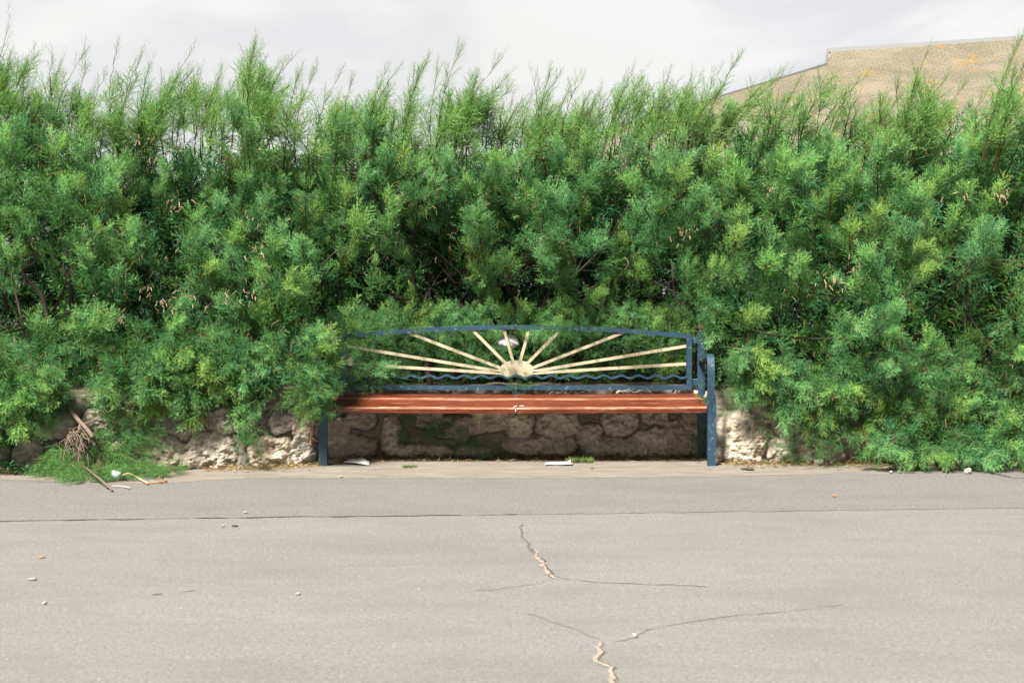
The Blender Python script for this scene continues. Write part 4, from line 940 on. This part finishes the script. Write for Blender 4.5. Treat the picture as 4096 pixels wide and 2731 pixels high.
strand('stick', [G(450, 1942, .012), G(490, 1944, .012), G(518, 1950, .012)], .008, M['pebble'], 'thin pale stick on the asphalt edge at left', 'stick')
# dead hanging strand by the left leg
A = Acc(); rr = np.random.RandomState(5)
for k in range(26):
    t = k/25; q = np.array(P(1262-28*t+6*math.sin(t*9), 1640+130*t, 9.38)); d = np.array((rr.randn()*.5, rr.randn()*.3, -.7)); l = rr.uniform(.01, .03)
    v, T = ribbon([q, q+d*l*.5, q+d*l+np.array((0, 0, -.006))], .005, .003, rr); A.add(v, T, np.array((.45, .28, .14)), 2)
c = [np.array(P(1262-28*t+6*math.sin(t*9), 1640+130*t, 9.38)) for t in np.linspace(0, 1, 14)]; v, T = ribbon(c, .004, .003, rr); A.add(v, T, np.array((.3, .17, .08)), 1)
V, T, C, K = A.get(); tag(from_np('dead_spray', V, T, M['leaf'], col=C), 'dry brown spray hanging beside the left front bench leg', 'dry twig')
# white bag caught behind the sun rays
def bag():
    rr = np.random.RandomState(9); c = P(2036, 1368, 9.91); bm = bmesh.new(); bmesh.ops.create_icosphere(bm, subdivisions=4, radius=1)
    for v in bm.verts:
        n = v.co.copy(); k = 1+.07*math.sin(n.x*5+1)+.06*math.sin(n.z*6+n.x*5)+.04*math.sin(n.y*13+n.z*11)+.025*math.sin(n.x*19+n.z*14)
        w = .068*(1+.35*max(0, -n.z))
        v.co = Vector((n.x*w*k, n.y*.030*k, n.z*.050*k*(1 if n.z > 0 else .8)))+c
    tag(from_bm('plastic_bag', bm, M['bag'], None, True), 'crumpled white plastic bag caught behind the upper sun rays', 'bag')
bag()
# grass tufts and weeds at the wall foot
def tuft(X, Y, w, n, h, label, seed, y=None, flat=.5):
    rr = np.random.RandomState(seed); p = np.array(G(X, Y, .006)); A = Acc()
    P0 = p+np.stack([rr.uniform(-w/2, w/2, n), rr.uniform(-.02, .02, n), np.zeros(n)], 1)
    D_ = np.stack([rr.randn(n)*flat, rr.randn(n)*flat-.1, np.abs(rr.randn(n))*.5+.35], 1); D_ /= np.linalg.norm(D_, axis=1)[:, None]
    v, T = needles(P0, D_, rr.uniform(.4, 1, n)*h, np.full(n, .003), rr, .4); 
    A.add(v, T, np.repeat(rr.uniform(.8, 1.4, n), 5)[:, None]*np.array((.13, .20, .06)), 0)
    V, T, C, K = A.get(); tag(from_np('grass_tuft', V, T, M['leaf'], col=C), label, 'grass tuft')
tuft(2320, 1848, .17, 500, .045, 'green grass tuft at the wall foot under the right half of the bench', 1)
tuft(1640, 1868, .09, 160, .025, 'small flat green tuft on the verge under the bench, left of its middle', 2)
tuft(2370, 1873, .02, 30, .018, 'tiny green sprig alone on the verge below the right grass tuft', 3)
# dry debris along the wall foot: uncountable
rr = np.random.RandomState(12); n = 11000; xx = rr.uniform(-4.2, 4.2, n); dist = np.abs(rr.randn(n))**1.4*.06
P0 = np.stack([xx, wally(xx)-.055-dist, .010+.03*np.exp(-dist/.03)*rr.rand(n)], 1)
keep = fbm(xx*1.7, xx*0+3, 3) > .42-.08*(np.abs(xx) < 1.3); P0 = P0[keep]; n = len(P0)
D_ = np.stack([rr.randn(n), rr.randn(n)*.5, rr.randn(n)*.12+.05], 1); D_ /= np.linalg.norm(D_, axis=1)[:, None]
v, T = needles(P0, D_, rr.uniform(.01, .05, n), rr.uniform(.002, .005, n), rr, .3)
cc = np.array([(.24, .15, .07), (.38, .27, .13), (.13, .085, .04), (.16, .18, .06), (.45, .35, .22)])[rr.randint(0, 5, n)]
tag(from_np('plant_debris', v, T, M['leaf'], col=np.repeat(cc, 5, 0)), 'dry brown twigs and needles scattered along the foot of the wall', 'debris', kind='stuff')
# broad-leaf weed at far left
def weed():
    rr = np.random.RandomState(4); n = 230; V = []; T = []; C = []
    for k in range(n):
        X = rr.uniform(-60, 125); Y = 1893-rr.rand()**1.6*(60-.35*max(X, 0)); d = 9.05+rr.uniform(-.1, .12); p = np.array(P(X, Y, d)); p[2] = max(p[2], .012)
        a = rr.rand()*6.28; tl = np.array((math.cos(a), math.sin(a), rr.uniform(-.2, .7))); tl /= np.linalg.norm(tl); s = np.cross(tl, (0, .4, 1)); s /= np.linalg.norm(s); l = rr.uniform(.02, .045)
        b = len(V)*1; q = [p, p+tl*l*.35+s*l*.3, p+tl*l*.75+s*l*.25, p+tl*l-np.array((0, 0, l*.2)), p+tl*l*.75-s*l*.25, p+tl*l*.35-s*l*.3]
        V += q; T += [(b, b+1, b+5), (b+1, b+2, b+5), (b+2, b+4, b+5), (b+2, b+3, b+4)]; C += [np.array((.045, .12, .055))*rr.uniform(.8, 1.5)]*6
    tag(from_np('broadleaf_weed', np.array(V), np.array(T), M['leaf'], col=np.array(C)), 'dark broad-leaved weed sprawling at the wall foot in the left corner', 'weed')
weed()

# ---------------------------------------------------------------- light, sky, camera
SUN_EL, SUN_AZ = 52, -32      # azimuth measured from straight behind the camera, negative = left
d = Vector((math.sin(R(SUN_AZ))*math.cos(R(SUN_EL)), -math.cos(R(SUN_AZ))*math.cos(R(SUN_EL)), math.sin(R(SUN_EL))))
L = bpy.data.lights.new('sun', 'SUN'); L.energy = 4.8; L.angle = R(12); L.color = (1, .94, .85)
so = bpy.data.objects.new('sun', L); COL.objects.link(so); so.rotation_euler = d.to_track_quat('Z', 'Y').to_euler(); so.location = (0, 0, 20)
t = NT('World', True); sc.world = t.m
sky = t.n('ShaderNodeTexSky', sky_type='NISHITA'); sky.sun_disc = False; sky.sun_elevation = R(SUN_EL); sky.sun_rotation = math.atan2(d.x, d.y)
dirv = t.n('ShaderNodeTexCoord').outputs['Generated']
sep = t.n('ShaderNodeSeparateXYZ', i_Vector=dirv)
skyc = t.mix(1, sky.outputs[0], (.10, .10, .10), 'MULTIPLY')
a = t.noise(t.mp(dirv, (1, 1, 2.4), (.3, 0, .4)), 5.5, 6, .5, .4)
b = t.noise(t.mp(dirv, (1, 1, 2.0), (3, 1, 2)), 2.2, 3, .5)
cl = t.mix(t.ramp(a, [(.42, 0), (.56, 1)]), (.77, .76, .79), (.93, .92, .905))
cl = t.mix(t.ramp(b, [(.4, 0), (.65, .6)]), cl, (.83, .82, .80))
up = t.ramp(sep.outputs[2], [(.30, 1.0), (.75, .7)])
back = t.ramp(t.math('MULTIPLY_ADD', sep.outputs[1], .5, .5), [(.42, .30), (.78, 1.0)])
cl = t.mix(1, cl, t.mix(1, up, back, 'MULTIPLY'), 'MULTIPLY')
c = t.mix(.94, skyc, cl)
bg = t.n('ShaderNodeBackground', i_Color=c, i_Strength=0.378); o = t.n('ShaderNodeOutputWorld'); t.l(bg.outputs[0], o.inputs[0])

cam = bpy.data.cameras.new('camera'); co = bpy.data.objects.new('camera', cam); COL.objects.link(co)
co.location = (0, 0, H); co.rotation_euler = (R(90)-TH, 0, 0); cam.lens = 50; cam.sensor_width = 36; cam.clip_end = 2000
cam.dof.use_dof = True; cam.dof.focus_distance = 9.65; cam.dof.aperture_fstop = 4.5
sc.camera = co
sc.view_settings.view_transform = 'Standard'; sc.view_settings.look = 'None'; sc.view_settings.exposure = 1.5; sc.view_settings.gamma = 1
sc.render.engine = 'CYCLES'

sc.cycles.max_bounces = 5; sc.cycles.diffuse_bounces = 3; sc.cycles.glossy_bounces = 2; sc.cycles.transmission_bounces = 3
